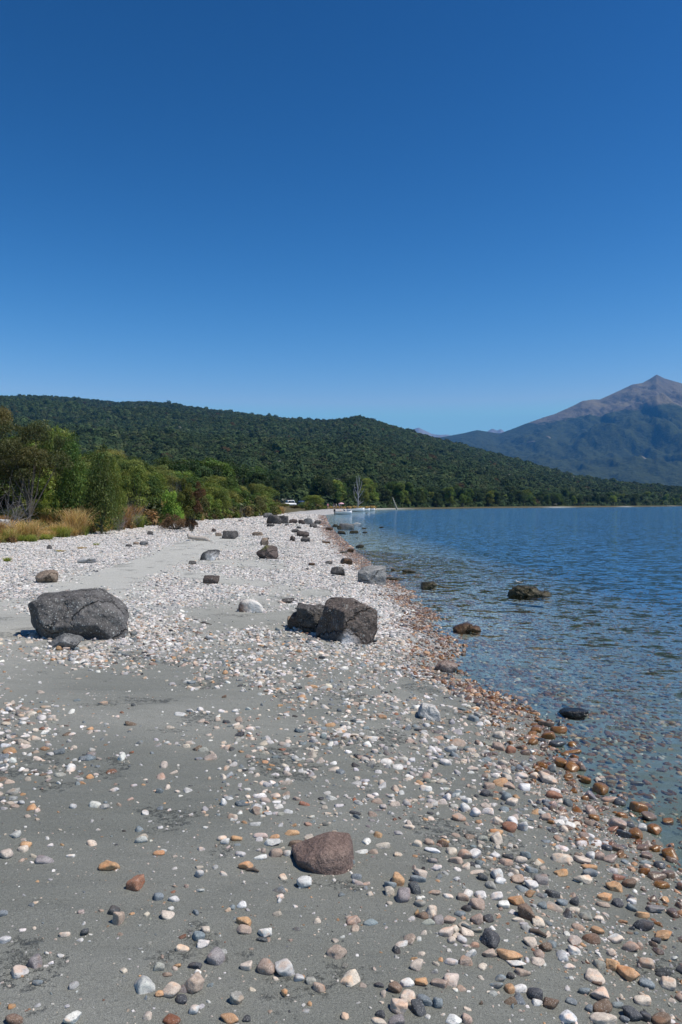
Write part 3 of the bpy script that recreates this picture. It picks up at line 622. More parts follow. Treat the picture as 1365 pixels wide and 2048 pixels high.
boulder(640, 1268, 92, 64, 'dark', 'cracked dark lump of rock wedged against the blocky boulder with the white patch', 12, n=6, p=60, npl=16, deep=.9, rough=.1, freq=3.5)
boulder(602, 1262, 52, 42, 'brown', 'low dark brown rock beside the cracked lump, at the end of the rock group', 13, n=4, p=20, npl=9)
boulder(587, 1256, 24, 24, 'tan', 'small brown wedge of rock at the outer tip of the broken boulder group', 14, n=4, p=30)
boulder(680, 1222, 60, 28, 'brown', 'brown rock ridge just behind the blocky boulder with the white patch', 15, n=4, p=20)
boulder(645, 1746, 126, 84, 'red', 'reddish brown boulder with smooth rounded top, alone among the near cobbles', 21, n=6, p=12, bse=False, npl=2, rough=.04, deep=.78, freq=3, bury=.24, hmn=.9,
    planes=[(-.50,-.15,.86,.60), (.14,-.25,1,.72), (1,-.1,.1,.92), (.1,-1,.25,.74), (-1,-.2,-.2,1.0), (-.6,-.8,-.35,.86), (0,1,.2,.85), (0,0,-1,.7), (.75,-.65,.1,.88)])
boulder(503, 1225, 50, 29, boulder_material('white_oval', (.64, .59, .52), (.78, .74, .67), lich=0, seam=.0, pit=.12, stain=((-.20, -.10, -.04), .22, (.20, .125, .09))), 'smooth white oval boulder with a brown end on the grey sand', 31, n=5, p=5, npl=2, rough=.02, deep=.7)
boulder(93, 1166, 46, 27, 'tan', 'tan rounded boulder on sand behind the largest dark boulder', 32, n=5, p=12, rough=.05)
boulder(421, 1121, 36, 22, boulder_material('streaked_boulder', (.05, .05, .05), (.10, .10, .10), lich=.1, stain=((.16, -.2, -.15), .34, (.66, .65, .63))), 'dark rounded boulder with one white side on the pale gravel', 33, n=5, p=12)
boulder(423, 1168, 31, 18, 'brown', 'small pointed dark brown rock on sand in front of the white-sided boulder', 34, n=4, p=18)
boulder(535, 1118, 41, 29, boulder_material('mossy_boulder', (.075, .056, .048), (.145, .112, .098), lich=.3, stain=((-.12, -.1, .30), .26, (.16, .17, .05))), 'brown block with a mossy top in the middle of the pale gravel', 35, n=5, p=28, npl=10)
boulder(529, 1091, 17, 16, 'tan', 'small tan stone just behind the brown mossy block', 36, n=3)
boulder(461, 1078, 30, 17, 'dark', 'square dark rock on the upper gravel beyond the driftwood', 37, n=4, p=24)
boulder(516, 1072, 22, 9, 'tan', 'flat tan slab on the pale gravel behind the brown mossy block', 38, n=4, p=10)
boulder(744, 1169, 58, 40, boulder_material('shore_boulder', (.19, .188, .178), (.42, .41, .385), lich=.4), 'large pale grey boulder at the water edge with a dark broken end', 41, n=5, p=16, npl=9, deep=.8)
boulder(676, 1150, 28, 17, 'dark', 'dark grey block on gravel just inland of the pale grey shore boulder', 42, n=4, p=24)
islet = boulder(1049, 1193, 66, 24, 'weed', 'weed-covered rock standing alone out in the lake', 51, n=6, p=9, bse=False, npl=8, rough=.22, deep=.6, freq=4, water=True, bury=.3,
    planes=[(.25,0,1,.75), (-.7,0,.75,.72), (.45,-.1,.9,.80), (1,0,.1,1.1), (-1,0,0,1.), (0,-1,.4,.8), (0,1,.4,.8), (0,0,-1,.8)])
boulder(1078, 1193, 46, 14, 'weed', 'low weedy ledge at the tail of the lone lake rock', 52, n=5, p=9, rough=.2, freq=4, water=True, bury=.3)
boulder(926, 1263, 37, 20, 'rust', 'wet dark red-brown boulder standing in the shallows', 53, n=5, p=8, water=True, bury=.3)
boulder(950, 1263, 26, 13, 'rust', 'lower brown stone touching the wet red-brown boulder in the shallows', 54, n=4, p=8, water=True, bury=.3)
boulder(858, 1176, 32, 14, 'weed', 'dark weedy rock breaking the water off the pale grey shore boulder', 55, n=4, p=10, water=True, bury=.3, rough=.14)
boulder(1147, 1432, 58, 19, boulder_material('wet_black', (.012, .012, .014), (.030, .028, .028), lich=0), 'flat wet black rock in the clear shallows', 56, n=5, p=9, water=True, bury=.35)
bpy.data.materials['wet_black'].node_tree.nodes['Principled BSDF'].inputs['Roughness'].default_value = .15
boulder(858, 1440, 42, 36, 'pale', 'pale grey angular rock standing among cobbles near the water edge', 57, n=5, p=22, npl=8)
boulder(893, 1345, 44, 24, boulder_material('pool_rock', (.20, .13, .095), (.36, .29, .25), lich=.4), 'pinkish brown rock at the small pool in the shore', 58, n=5, p=9, rough=.1)
q_ = lambda zx, zy, w, h, ox=400, oy=900, s=2.967: (ox + zx / s, oy + (zy + h / 2) / s, w / s, h / s)
FAR_B = [
    ((440, 412, 92, 62), 'dark', 'broad dark rock heap before the golden grass, beachward of the far bend'), ((497, 414, 60, 52), 'dark', 'dark squarish rock joined to the broad rock heap by the golden grass'),
    ((408, 388, 60, 32), 'grey', 'grey rock at the foot of the golden grass behind the rock heap'), ((420, 446, 46, 20), 'dark', 'low dark rock just in front of the broad rock heap'),
    ((555, 424, 52, 28), 'brown', 'brown rock in the row across the beach, next to the broad heap'), ((640, 424, 62, 42), 'grey', 'grey rough boulder in the middle of the rock row across the beach'),
    ((675, 448, 46, 28), 'dark', 'dark boulder in the rock row, in front of the grey rough one'), ((700, 431, 46, 28), 'dark', 'dark boulder at the lake end of the rock row'),
    ((605, 428, 38, 30), 'brown', 'small brown boulder between others in the rock row across the beach'), ((568, 480, 46, 24), 'dark', 'dark rock with a brown face, alone in front of the rock row'),
    ((586, 460, 28, 16), 'dark', 'very small dark rock just before the rock row'), ((517, 445, 28, 14), 'dark', 'very small dark rock beside the low rock of the heap'),
    ((612, 497, 72, 38), 'brown', 'rounded brown boulder on the gravel short of the waterside stones'), ((628, 530, 56, 34), 'dark', 'dark pointed boulder in front of the rounded brown one'),
    ((550, 525, 32, 36), 'brown', 'small upright brown rock beside the dark pointed boulder'), ((870, 455, 92, 44), 'grey', 'largest grey boulder of the group standing in the water off the beach'),
    ((932, 442, 60, 24), 'pale', 'pale flat-topped block at the outer end of the boulders in the water'), ((842, 486, 48, 20), 'weed', 'dark wet rock in front of the largest boulder in the water'),
    ((915, 484, 54, 18), 'weed', 'low brown wet rock beside the pale block in the water'), ((828, 458, 26, 22), 'weed', 'small dark rock touching the inner side of the boulder in the water'),
    ((770, 467, 42, 22), 'rust', 'brown shore rock level with the boulders in the water'), ((802, 446, 36, 16), 'weed', 'small dark rock lying in the water behind the shore stones'),
    ((750, 548, 48, 16), 'rust', 'flat rusty slab along the waterside stones'), ((950, 568, 52, 20), 'weed', 'lone flat rock just breaking the lake surface'),
    ((893, 596, 46, 26), 'rust', 'brown rock in the shallows inshore of the lone flat rock'), ((852, 612, 46, 24), 'weed', 'dark olive rock on the edge of the shallows'),
    ((870, 660, 72, 42), 'rust', 'biggest brown rock among the rusty waterside stones'), ((768, 668, 40, 20), 'dark', 'small grey rock on gravel beside the rusty waterside stones'),
    ((185, 384, 54, 40), 'dark', 'dark grey boulder on gravel below the grass bank'), ((82, 362, 62, 42), 'grey', 'grey boulder at the edge of the bushes by the gravel'),
    ((10, 350, 48, 56), 'pale', 'tall pale grey boulder half hidden behind the lone reddish shrub'), ((336, 386, 46, 20), 'grey', 'flat grey rock on gravel in front of the golden grass'),
    ((84, 476, 24, 22), 'brown', 'small brown stone on the gravel near the square dark rock'), ((112, 500, 36, 22), 'tan', 'small tan stone next to the square dark rock'),
    ((245, 418, 32, 12), 'dark', 'thin flat dark stone on the gravel under the grass bank'), ((400, 526, 24, 16), 'brown', 'brown stone lying between the tan slab and the small tan stone'),
    ((976, 464, 30, 8), 'weed', 'thin rock tip awash beyond the pale block in the water'), ((980, 488, 28, 8), 'weed', 'thin rock tip awash beside the low wet rock'),
    ((1078, 458, 26, 7), 'weed', 'farthest rock tip awash out on the lake')]
for k, (bx, mt, lb) in enumerate(FAR_B):
    px, base, w, h = q_(*bx); boulder(px, base, w, max(h, 3), mt, lb, 100 + k, n=4, p=[14, 22, 28, 18][k % 4], npl=10, rough=.08, water=mt == 'weed', bury=.25 if mt == 'weed' else .12, deep=[.8, .65, .95][k % 3])
NEAR_B = [
    ((580, 478, 80, 32), (380, 1040), 'dark', 'smooth blue grey stone on sand above the blocky stained boulder', 6), ((725, 261, 36, 18), (380, 1040), 'rust', 'rusty red flat stone on the pale gravel inland of the dark block', 12),
    ((722, 710, 50, 36), (380, 1040), 'grey', 'small grey wedge in front of the blocky stained boulder', 30), ((825, 253, 40, 18), (380, 1040), 'dark', 'small flat dark stone just behind the dark grey block', 12),
    ((1215, 346, 112, 26), (380, 1040), 'weed', 'low dark ledge in the water touching the pale grey shore boulder', 10), ((1302, 300, 84, 20), (380, 1040), 'weed', 'flat weedy rock in the water beyond the pale grey shore boulder', 10),
    ((1210, 292, 30, 14), (380, 1040), 'weed', 'tiny rock tip in the water between flat weedy rock and shore', 10),
    ((295, 160, 28, 28), (0, 1040), 'dark', 'small dark stone standing up on gravel below the grass clumps', 14), ((515, 236, 100, 42), (0, 1040), 'pale', 'broad pale stone lying flat in the upper gravel', 8),
    ((768, 151, 40, 18), (0, 1040), 'dark', 'flat blue grey stone on the upper gravel near two others', 8), ((855, 138, 50, 30), (0, 1040), 'grey', 'rounded grey stone largest of three on the upper gravel', 7),
    ((810, 138, 36, 20), (0, 1040), 'tan', 'tan stone between two grey ones on the upper gravel', 7), ((893, 77, 32, 26), (0, 1040), 'dark', 'small pointed blue grey stone on gravel below the reddish shrub', 26),
    ((1143, 253, 42, 26), (0, 1040), 'dark', 'small dark grey stone on the sand strip inland of the white-sided boulder', 10), ((1248, 695, 42, 28), (0, 1040), 'brown', 'small dark brown stone on sand between the two largest boulders', 24),
    ((658, 30, 40, 18), (0, 1040), 'grey', 'flat grey stone at the foot of the round tussock', 8), ((28, 26, 70, 62), (0, 1040), 'pale', 'rounded light grey boulder among dry grass at the gravel edge', 9)]
for k, (bx, og, mt, lb, p) in enumerate(NEAR_B):
    px, base, w, h = q_(*bx, ox=og[0], oy=og[1]); boulder(px, base, w, h, mt, lb, 200 + k, n=4, p=p, npl=7, rough=.05, water=mt == 'weed', bury=.25 if mt == 'weed' else .15)
boulder(288, 1036, 24, 18, 'pale', 'white rock at the edge of the bushes behind the round tussock', 241, n=4, p=20)
boulder(310, 1034, 18, 9, 'pale', 'small white rock beside the white one behind the round tussock', 242, n=4, p=20)
boulder(443, 1032, 14, 12, 'pale', 'white pointed stone between the grey boulders under the bushes', 243, n=4, p=24)

# ------------------------------------------------------------------ cobbles, read off the photograph one by one
COB_A = "35,132,78,60,P 130,105,60,40,P 150,80,66,44,O 258,168,106,46,U 193,135,50,34,K 125,160,55,30,O 180,172,40,28,W 402,132,50,34,W 285,73,50,36,P 268,35,52,26,K 620,200,116,66,o 772,295,86,92,r 650,450,60,60,D 675,490,72,104,k 460,450,54,32,W 903,372,66,54,G 990,388,66,36,S 982,338,38,34,G 1060,307,34,34,G 1135,240,54,58,S 1225,204,46,24,W 1270,240,66,26,G 993,210,40,24,G 905,127,66,32,O 928,106,48,26,G 1148,97,60,30,T 998,138,38,24,P 1140,332,56,26,O 976,432,46,26,G 840,468,50,26,T 1115,458,60,30,P 1320,425,52,36,D 1170,566,52,40,P 1132,598,72,60,G 1155,648,72,50,w 1040,672,78,40,P 1040,592,52,30,O 30,622,66,44,S 368,590,66,36,P 452,610,46,36,G 480,578,50,46,D 685,582,38,28,K 20,470,50,50,G 205,740,96,80,u 262,745,30,60,P 289,743,34,32,W 212,868,60,34,G 1232,715,90,100,U 1275,676,50,36,G 910,773,66,58,T 1112,768,76,44,D 1125,805,54,24,G 1008,760,50,30,P 822,875,124,114,s 975,908,98,86,P 912,928,54,44,o 1046,900,60,50,U 1105,865,110,120,k 1197,868,44,34,O 1032,962,70,54,D 1143,987,46,36,G 1105,1020,66,60,S 838,1056,54,48,P 408,1070,100,80,w 68,990,56,36,P 382,988,40,34,G 80,1075,110,70,B 1338,950,60,86,s 1308,1065,110,66,O"
COB_B = "318,125,84,58,K 435,70,92,50,B 410,12,90,36,O 295,68,106,46,s 310,38,62,34,O 390,128,60,40,S 370,105,60,30,W 15,45,60,36,P 95,47,68,32,O 30,62,56,38,S 225,40,44,36,G 148,195,88,60,O 230,153,78,30,W 22,240,60,28,G 372,326,48,36,P 482,292,88,80,s 68,423,52,36,G 122,422,62,42,w 326,466,58,30,W 136,518,88,60,o 135,564,94,56,K 258,578,76,60,w 245,622,76,28,D 436,547,46,36,G 762,512,86,52,k 732,480,40,36,K 770,552,56,28,T 858,524,90,34,G 695,356,52,26,W 852,348,54,34,O 775,262,66,36,G 785,292,70,28,O 828,320,44,34,G 805,120,80,26,W 955,73,54,34,K 1015,272,80,80,O 970,302,72,60,G 965,342,66,62,p 1042,365,80,92,U 1108,322,76,78,D 1125,275,90,48,G 1142,240,74,54,P 1160,202,46,34,T 1105,200,48,34,T 1237,212,56,42,W 1245,252,64,28,O 1285,236,40,26,O 1210,170,60,36,U 1192,65,60,38,K 1250,70,46,36,P 1210,112,90,36,w 1335,168,66,50,K 1345,208,46,36,G 1320,118,62,44,P 1125,72,58,40,P 1272,24,46,36,W 1220,354,74,30,K 1297,364,60,32,W 1130,376,56,30,T 965,402,42,34,G 1138,414,64,46,T 1150,482,74,44,B 1120,455,50,34,P 1200,460,70,84,p 1242,508,66,52,u 1186,522,80,34,T 1092,496,56,28,S 1308,508,74,46,K 1285,570,72,68,P 1338,555,52,44,P 1316,622,52,46,P 664,694,114,78,k 710,760,56,32,P 738,840,126,86,p 1120,766,80,64,P 1104,720,40,34,G 1315,745,78,46,S 1257,725,40,30,G 153,770,72,56,P 262,772,106,100,K 368,782,104,94,s 450,836,66,54,S 518,856,66,48,T 565,890,76,62,K 316,836,50,26,P 95,948,78,90,t 58,1062,114,62,O 152,1070,50,42,D 284,1018,36,28,P 512,975,46,30,P 490,1015,44,30,P 365,920,46,56,o 712,1055,46,48,p 905,878,66,34,D 998,892,86,70,B 1065,862,86,60,w 1145,860,76,54,o 1250,862,100,62,k 1318,845,82,74,W 1068,945,94,76,P 1022,995,100,100,p 1128,1010,92,86,D 1165,965,88,66,G 915,1040,60,50,D 905,1085,96,40,P 1005,1080,100,56,U 1240,970,60,80,g 922,966,32,32,W"
COB_C = "90,50,84,50,K 140,20,80,60,K 195,15,70,60,W 145,88,52,40,P 180,70,60,28,P 98,95,54,32,G 205,125,90,26,P 238,148,56,48,d 285,190,60,56,t 325,130,66,70,S 340,170,70,40,W 440,163,74,54,K 398,125,48,36,S 515,192,80,60,w 572,162,76,60,U 518,112,70,36,G 375,65,84,44,K 455,50,76,46,P 385,35,66,30,D 485,22,66,56,G 585,90,48,34,K 568,55,60,30,G 435,85,46,30,T 690,42,120,58,P 800,55,100,44,P 840,92,96,34,O 840,122,84,50,G 805,158,112,60,p 685,127,80,44,o 850,24,52,50,S 895,28,46,58,K 960,45,78,54,K 805,22,36,36,G 1010,152,84,36,R 1070,184,86,60,B 980,200,88,60,o 935,262,96,46,o 920,305,78,34,K 1000,295,68,50,D 1082,322,50,46,G 1140,358,86,46,O 1210,330,110,50,u 1200,376,42,36,G 1145,418,120,70,D 1258,478,108,60,o 1222,506,66,40,D 638,240,84,54,D 690,290,74,44,G 755,285,56,50,D 750,243,50,34,S 580,310,50,42,G 530,300,46,30,G 755,336,66,36,P 822,366,72,56,t 898,382,62,36,P 612,398,50,36,G 555,402,70,60,p 430,278,96,64,o 480,345,96,100,b 360,305,72,46,W 405,335,48,36,G 320,258,80,50,W 228,245,66,50,W 155,243,70,48,W 45,247,60,30,P 130,262,70,48,K 210,300,90,66,K 150,322,56,44,D 115,358,66,36,G 210,382,70,70,K 272,380,66,50,d 228,425,36,44,G 440,390,74,30,P 55,390,80,46,K 35,455,80,66,P 98,468,54,34,U 155,460,76,52,P 145,420,66,26,S 210,452,66,32,T 65,503,50,46,P 125,502,60,44,S 285,495,104,106,d 195,530,60,34,K 370,498,34,30,W 515,515,72,60,P 605,468,56,32,G 630,525,56,44,G 595,540,80,60,B 560,582,66,48,K 280,580,88,50,k 392,588,154,76,o 490,605,42,38,D 552,625,76,50,p 428,640,120,44,w 468,685,90,50,K 400,704,54,44,D 340,720,64,44,G 235,706,54,34,G 240,655,62,36,P 150,620,72,60,k 65,722,86,76,P 85,772,48,28,D 318,755,80,48,G 300,800,56,22,W 392,778,60,58,O 450,775,84,56,W 535,800,90,90,D 620,858,110,70,b 548,855,60,46,W 760,500,76,60,p 848,494,106,60,B 888,450,84,46,O 806,523,40,26,D 758,560,70,56,w 988,494,76,60,W 1070,540,90,64,K 1125,535,46,50,K 895,570,44,28,G 965,578,50,44,P 905,600,46,34,P 900,640,70,56,T 970,636,90,80,o 1070,690,126,90,o 1165,632,106,66,K 1165,748,86,60,G 1282,748,88,72,p 1312,728,56,46,D 1360,675,46,50,D 875,715,114,70,P 885,745,60,36,B 905,805,110,104,p 815,790,64,50,G 718,772,50,26,W 740,850,66,40,G 728,940,104,76,w 840,890,46,44,G 920,880,140,90,B 920,940,150,100,p 1000,832,32,30,P 1000,870,66,40,G 1140,842,96,60,P 1080,915,100,90,D 1158,935,70,66,D 1040,950,50,46,G 1255,908,80,22,W 1245,950,110,80,B 1355,830,50,50,K 725,650,66,36,w 80,950,96,66,w 155,945,60,60,K 155,880,48,32,G"
COB_D = "610,550,96,66,p 345,570,96,56,O 643,645,96,46,R 280,590,70,50,K 475,600,70,46,W 255,632,60,46,D 290,630,46,40,W 405,680,70,56,P 370,650,56,60,G 270,730,70,50,W 145,710,60,64,w 315,785,84,54,p 395,825,80,60,R 465,815,60,70,s 595,765,66,50,k 410,790,60,46,W 325,885,70,76,p 190,212,60,42,g 535,535,60,44,P 460,535,70,36,S 390,590,70,40,K 380,540,60,44,P 100,345,90,50,K 60,385,70,44,S 335,370,76,50,K 400,390,60,50,R 35,460,66,40,W 220,345,56,30,O 105,770,80,50,K 200,740,66,60,W 355,460,60,40,P 330,305,60,50,P"
COB_W = "670,275,90,52,Y 612,308,90,52,Y 540,278,64,34,Y 660,355,90,46,D 757,403,90,30,Y 525,345,60,46,Y 575,350,50,36,B 600,240,90,44,B 680,462,70,60,Y 740,482,80,66,Y 790,478,60,64,B 633,485,50,60,T 725,538,66,30,Y 825,560,60,50,Y 905,605,90,80,Y 845,640,70,60,U 850,730,60,56,K 868,770,66,40,Y 935,775,52,34,O 1000,800,100,70,K 960,670,100,40,K 1015,683,70,46,D 1120,710,90,70,Y 1180,765,90,60,B 1065,810,60,36,D 1035,860,70,56,D 1105,862,90,72,Y 1210,838,76,64,Y 1140,825,66,44,S 975,838,70,36,R 1285,795,70,40,Y 1020,600,56,36,B 1110,578,80,36,B 1300,972,100,80,Y 1310,1010,66,40,B 1235,1038,62,46,D 1250,1150,100,46,Y 1220,1100,100,54,B 1290,1090,76,50,B 1145,1068,66,50,Y 1165,985,70,44,B 1140,940,80,44,B 1210,945,60,44,Y 1000,945,80,44,B 940,940,60,40,D 1355,1160,40,50,B 480,405,60,34,B 380,100,60,30,B"
COLNAME = dict(W='white', P='cream', K='pinkish brown', O='orange tan', R='rusty red', G='blue grey', D='dark slate', B='brown', S='light grey', T='greenish grey', Y='rust orange', U='purplish grey')
def read_cobbles():
    out = []
    for txt, ox, oy, s, wet in ((COB_A, 0, 1660, 2.844, 0), (COB_B, 440, 1660, 2.844, 0), (COB_C, 880, 1700, 2.814, 0), (COB_D, 880, 1360, 2.814, 0), (COB_W, 880, 1360, 2.814, 1)):
        for e in txt.split():
            a = e.split(','); x, y, w, h = [float(v) for v in a[:4]]
            px, py = ox + x / s, oy + y / s
            if txt is COB_C and py < 1760 and px > 1220: wet = 1
            else: wet = 1 if txt is COB_W else 0
            out.append((px, py, w / s, h / s, a[4].upper(), a[4].islower(), wet))
    keep = []
    for c in sorted(out, key=lambda c: -c[2] * c[3]):
        if any((c[0] - k[0])**2 + ((c[1] - k[1]) * 1.3)**2 < (.30 * (c[2] + k[2]))**2 and abs(c[0] - k[0]) < .4 * max(c[2], k[2]) and abs(c[1] - k[1]) < .35 * max(c[3], k[3]) for k in keep): continue
        keep.append(c)
    return keep
def build_cobbles():
    drym = stone_material('cobble_stone', 'object', scale=34, spec=.3); wetm = stone_material('wet_cobble_stone', 'object', wet=True, scale=34, spec=.5)
    cs = read_cobbles(); print('cobbles', len(cs)); recs = []; EXTRA.extend(cs[300:])
    for k, (px, py, w, h, code, ang, wet) in enumerate(cs[:300]):
        g = at(px, py + h / 2); D = g.y; th = (py - HY) / FPX
        sx = w * D / FPX; H = h * D / FPX * 1.08
        sy = min(max(H / math.sqrt(.55 + th * th), .5 * sx), 1.25 * sx); sz = math.sqrt(max(H * H - (th * sy)**2, (.38 * sy)**2))
        r_ = random.Random(k * 7 + 1)
        me = rock_mesh('cobble', (sx, sy, sz), 1000 + k, 4 if w > 24 else 3, p=r_.uniform(12, 20) if ang else r_.uniform(3.6, 5.5), nplanes=9 if ang else 3, rough=.075 if ang else .022, freq=2.4, hmin=.66 if ang else .8)
        o = link('cobble', me, wetm if wet else drym)
        cy = g.y + sy * .36; o.location = ((px - CX) / FPX * cy, cy, float(terrain(g.x, cy)) + sz * .17)
        o.rotation_euler = (r_.uniform(-.12, .12), r_.uniform(-.16, .16), r_.uniform(-.35, .35))
        c = np.array(STONE[code]) * r_.uniform(.92, 1.15) * np.array([r_.uniform(.98, 1.02) for _ in range(3)]); o.color = (*np.clip(c, 0, .80), 1)
        CLEAR.append((o.location.x, cy, .5 * max(sx, sy)))
        shape = ('angular' if ang else 'long' if w > 1.9 * h else 'rounded')
        recs.append((o, px, py, ('wet ' if wet else '') + COLNAME[code] + ' ' + shape + ' cobble', 'wet cobbles along the water edge' if wet else 'cobbles on the near sand'))
    return recs
COBBLES = build_cobbles()
LAND = [(645, 1707, 'the reddish boulder'), (858, 1423, 'the pale angular rock'), (1147, 1423, 'the flat black rock'), (693, 1240, 'the blocky stained boulder'), (164, 1225, 'the largest dark boulder'),
        (981, 1876, 'the dark slate cobble lying on end'), (1019, 1909, 'the rough tan cobble'), (289, 1968, 'the big pale block cobble'), (271, 1764, 'the upright rusty cobble'), (569, 1936, 'the pale pointed cobble'), (800, 2010, 'the creamy holed cobble'), (1206, 2034, 'the big cream block at the frame bottom')]
ORD = ['', 'second ', 'third ', 'fourth ', 'fifth ', 'sixth ', 'seventh ', 'eighth ', 'ninth ', 'tenth ', 'eleventh ', 'twelfth ', 'thirteenth ', 'fourteenth ', 'fifteenth ', 'sixteenth ', 'seventeenth ', 'eighteenth ', 'nineteenth ', 'twentieth ']
def label_by_place(recs, land, cat, near='closest'):
    """one label per thing: what it looks like, its landmark, the side it lies on and its turn among its like"""
    seen = {}
    for o, px, py, what, grp in recs:
        d, lx, ly, nm = min((math.hypot(px - lx, (py - ly) * 1.4), lx, ly, nm) for lx, ly, nm in land)
        dx, dy = px - lx, (py - ly) * 1.4
        side = ('right of' if dx > 0 else 'left of') if abs(dx) > abs(dy) else ('in front of' if dy > 0 else 'behind')
        seen.setdefault((what, side, nm), []).append((d, o, grp))
    for (what, side, nm), v in seen.items():
        for k, (d, o, grp) in enumerate(sorted(v, key=lambda a: a[0])):
            s = f'{what} {side} {nm}' if d > 25 else f'{what} beside {nm}'
            if len(v) > 1: s += f', {ORD[k] if k < 20 else "next "}{near}'
            tag(o, s, cat, grp)
label_by_place(COBBLES, LAND, 'cobble')
beach_gravel()
# ------------------------------------------------------------------ plants
def tubes(paths, sides=5):
    """paths: list of (points, radii) -> verts, quads"""
    V, F, n = [], [], 0
    for pts, rad in paths:
        pts = np.asarray(pts, float); k = len(pts)
        for i in range(k):
            d = pts[min(i + 1, k - 1)] - pts[max(i - 1, 0)]; d = d / (np.linalg.norm(d) + 1e-9)
            a = np.cross(d, (0, 1, .2)); a /= np.linalg.norm(a) + 1e-9; b = np.cross(d, a)
            for s in range(sides):
                th = 2 * math.pi * s / sides; V.append(pts[i] + (a * math.cos(th) + b * math.sin(th)) * rad[i])
        for i in range(k - 1):
            for s in range(sides):
                F.append((n + i * sides + s, n + i * sides + (s + 1) % sides, n + (i + 1) * sides + (s + 1) % sides, n + (i + 1) * sides + s))
        n += k * sides
    return np.array(V), np.array(F)
def limb(g, p, d, L, r, wig=.12, k=5, up=.0):
    pts, rad = [np.array(p, float)], [r]; d = np.array(d, float)
    for i in range(k):
        d = d + g.normal(0, wig, 3) + np.array([0, 0, up]); d /= np.linalg.norm(d)
        pts.append(pts[-1] + d * L / k); rad.append(r * (1 - (i + 1) / k * .75))
    return pts, rad, d
def leaves(lumps, n, leaf, seed, up=.35, slim=.55, droop=0.0, jit=.22):
    g = np.random.default_rng(seed); L = np.array(lumps, float)
    w = (L[:, 3] * L[:, 4] * L[:, 5])**(2 / 3); idx = g.choice(len(L), n, p=w / w.sum())
    d = g.normal(size=(n, 3)); d /= np.linalg.norm(d, axis=1)[:, None]
    d[:, 2] = np.where(d[:, 2] < -.45, -d[:, 2], d[:, 2])
    rad = (.50 + .50 * g.random(n)**.55) * (1 + jit * fbm(d[:,0]*2.5 + idx*7, d[:,1]*2.5, d[:,2]*2.5, seed, 3) * 1.6)
    P = L[idx, :3] + d * L[idx, 3:] * rad[:, None]
    nrm = d * .55 + g.normal(0, .6, (n, 3)) + np.array([0, 0, up]); nrm /= np.linalg.norm(nrm, axis=1)[:, None]
    a = np.cross(nrm, g.normal(size=(n, 3))); a /= np.linalg.norm(a, axis=1)[:, None]
    a[:, 2] -= droop; b = np.cross(nrm, a)
    s = leaf * g.lognormal(0, .35, n)[:, None]
    V = np.stack([P - a * s, P + b * s * slim, P + a * s, P - b * s * slim], 1).reshape(-1, 3)
    lump_v = g.uniform(.72, 1.28, len(L)); c = lump_v[idx] * g.uniform(.7, 1.3, n)
    warm = g.uniform(-.12, .12, len(L))[idx] + g.normal(0, .06, n)
    col = np.stack([c * (1 + warm), c, c * (1 - warm * .6)], 1)
    F = np.arange(n * 4).reshape(n, 4)
    V[:, 2] = np.maximum(V[:, 2], .0)
    return V, F, np.repeat(col, 4, 0)
LEAF = leaf_material('leaves', 'object', .33); BARK = plain('bark', (.10, .085, .065), .9, bumpy=.6); GREYWOOD = plain('weathered_wood', (.36, .34, .32), .9, bumpy=.4)
def blob_lumps(g, n, shape):
    """lumps in a crown one unit high and about one wide"""
    out = []
    for i in range(n):
        if shape == 'dome':
            a, r, z = g.uniform(0, 6.28), .34 * math.sqrt(g.random()), g.uniform(.30, .80)
            r *= math.sqrt(max(.1, 1 - ((z - .4) / .5)**2)); s = g.uniform(.13, .24)
            out.append((r * math.cos(a), r * math.sin(a), z, s, s, s * g.uniform(.6, .9)))
        elif shape == 'cone':
            z = .12 + .80 * i / n; r = .30 * (1 - z)**.7 * g.uniform(.4, 1); a = i * 2.4 + g.uniform(-.4, .4); s = .19 * (1.12 - z) + .045
            out.append((r * math.cos(a), r * math.sin(a), z, s, s, s * 1.25))
        elif shape == 'wispy':
            a, r, z = g.uniform(0, 6.28), .36 * math.sqrt(g.random()), g.uniform(.32, .88); r *= math.sqrt(max(.12, 1 - ((z - .5) / .5)**2)) ; s = g.uniform(.12, .21)
            out.append((r * math.cos(a), r * math.sin(a), z, s, s, s * .62))
        elif shape == 'forest':
            a, z = g.uniform(0, 6.28), g.uniform(.22, .90); r = .34 * math.sqrt(g.random()) * (1.15 - z * .75); s = g.uniform(.11, .2)
            out.append((r * math.cos(a), r * math.sin(a), z, s, s, s * .7))
        else:                                                  # scrub: low and spreading, foliage to the ground
            a, r = g.uniform(0, 6.28), .40 * math.sqrt(g.random()); z = g.uniform(.18, .72) * (1 - r); s = g.uniform(.16, .26)
            out.append((r * math.cos(a), r * math.sin(a), z, s, s, s))
    return out
PLANT = {}
def plant_proto(shape, seed, nleaf, leaf, nl, trunk_r=.025, bare=.2):
    g = np.random.default_rng(seed); lumps = blob_lumps(g, nl, shape)
    V, F, c = leaves(lumps, nleaf, leaf, seed, slim=.34 if shape == 'wispy' else .5, jit=.3)
    crown = new_mesh('crown', V, F, False, c); crown.materials.append(LEAF)
    paths = []
    top = max(l[2] for l in lumps)
    pts, rad, _ = limb(g, (0, 0, -.04), (0, 0, 1), top * .9, trunk_r, .06, 6); paths.append((pts, rad))
    for l in lumps[::1 if nl < 16 else 2]:
        k = min(int(l[2] / top * 4.2), 5); s = np.array(pts[max(k - 1, 1)]); e = np.array(l[:3]); m = (s + e) / 2 + np.array([0, 0, -.02]) + g.normal(0, .015, 3)
        paths.append(([s, m, e], [trunk_r * .5, trunk_r * .33, trunk_r * .14]))
    tv, tf = tubes(paths); tm = new_mesh('trunk', tv, tf); tm.materials.append(BARK)
    return crown, tm
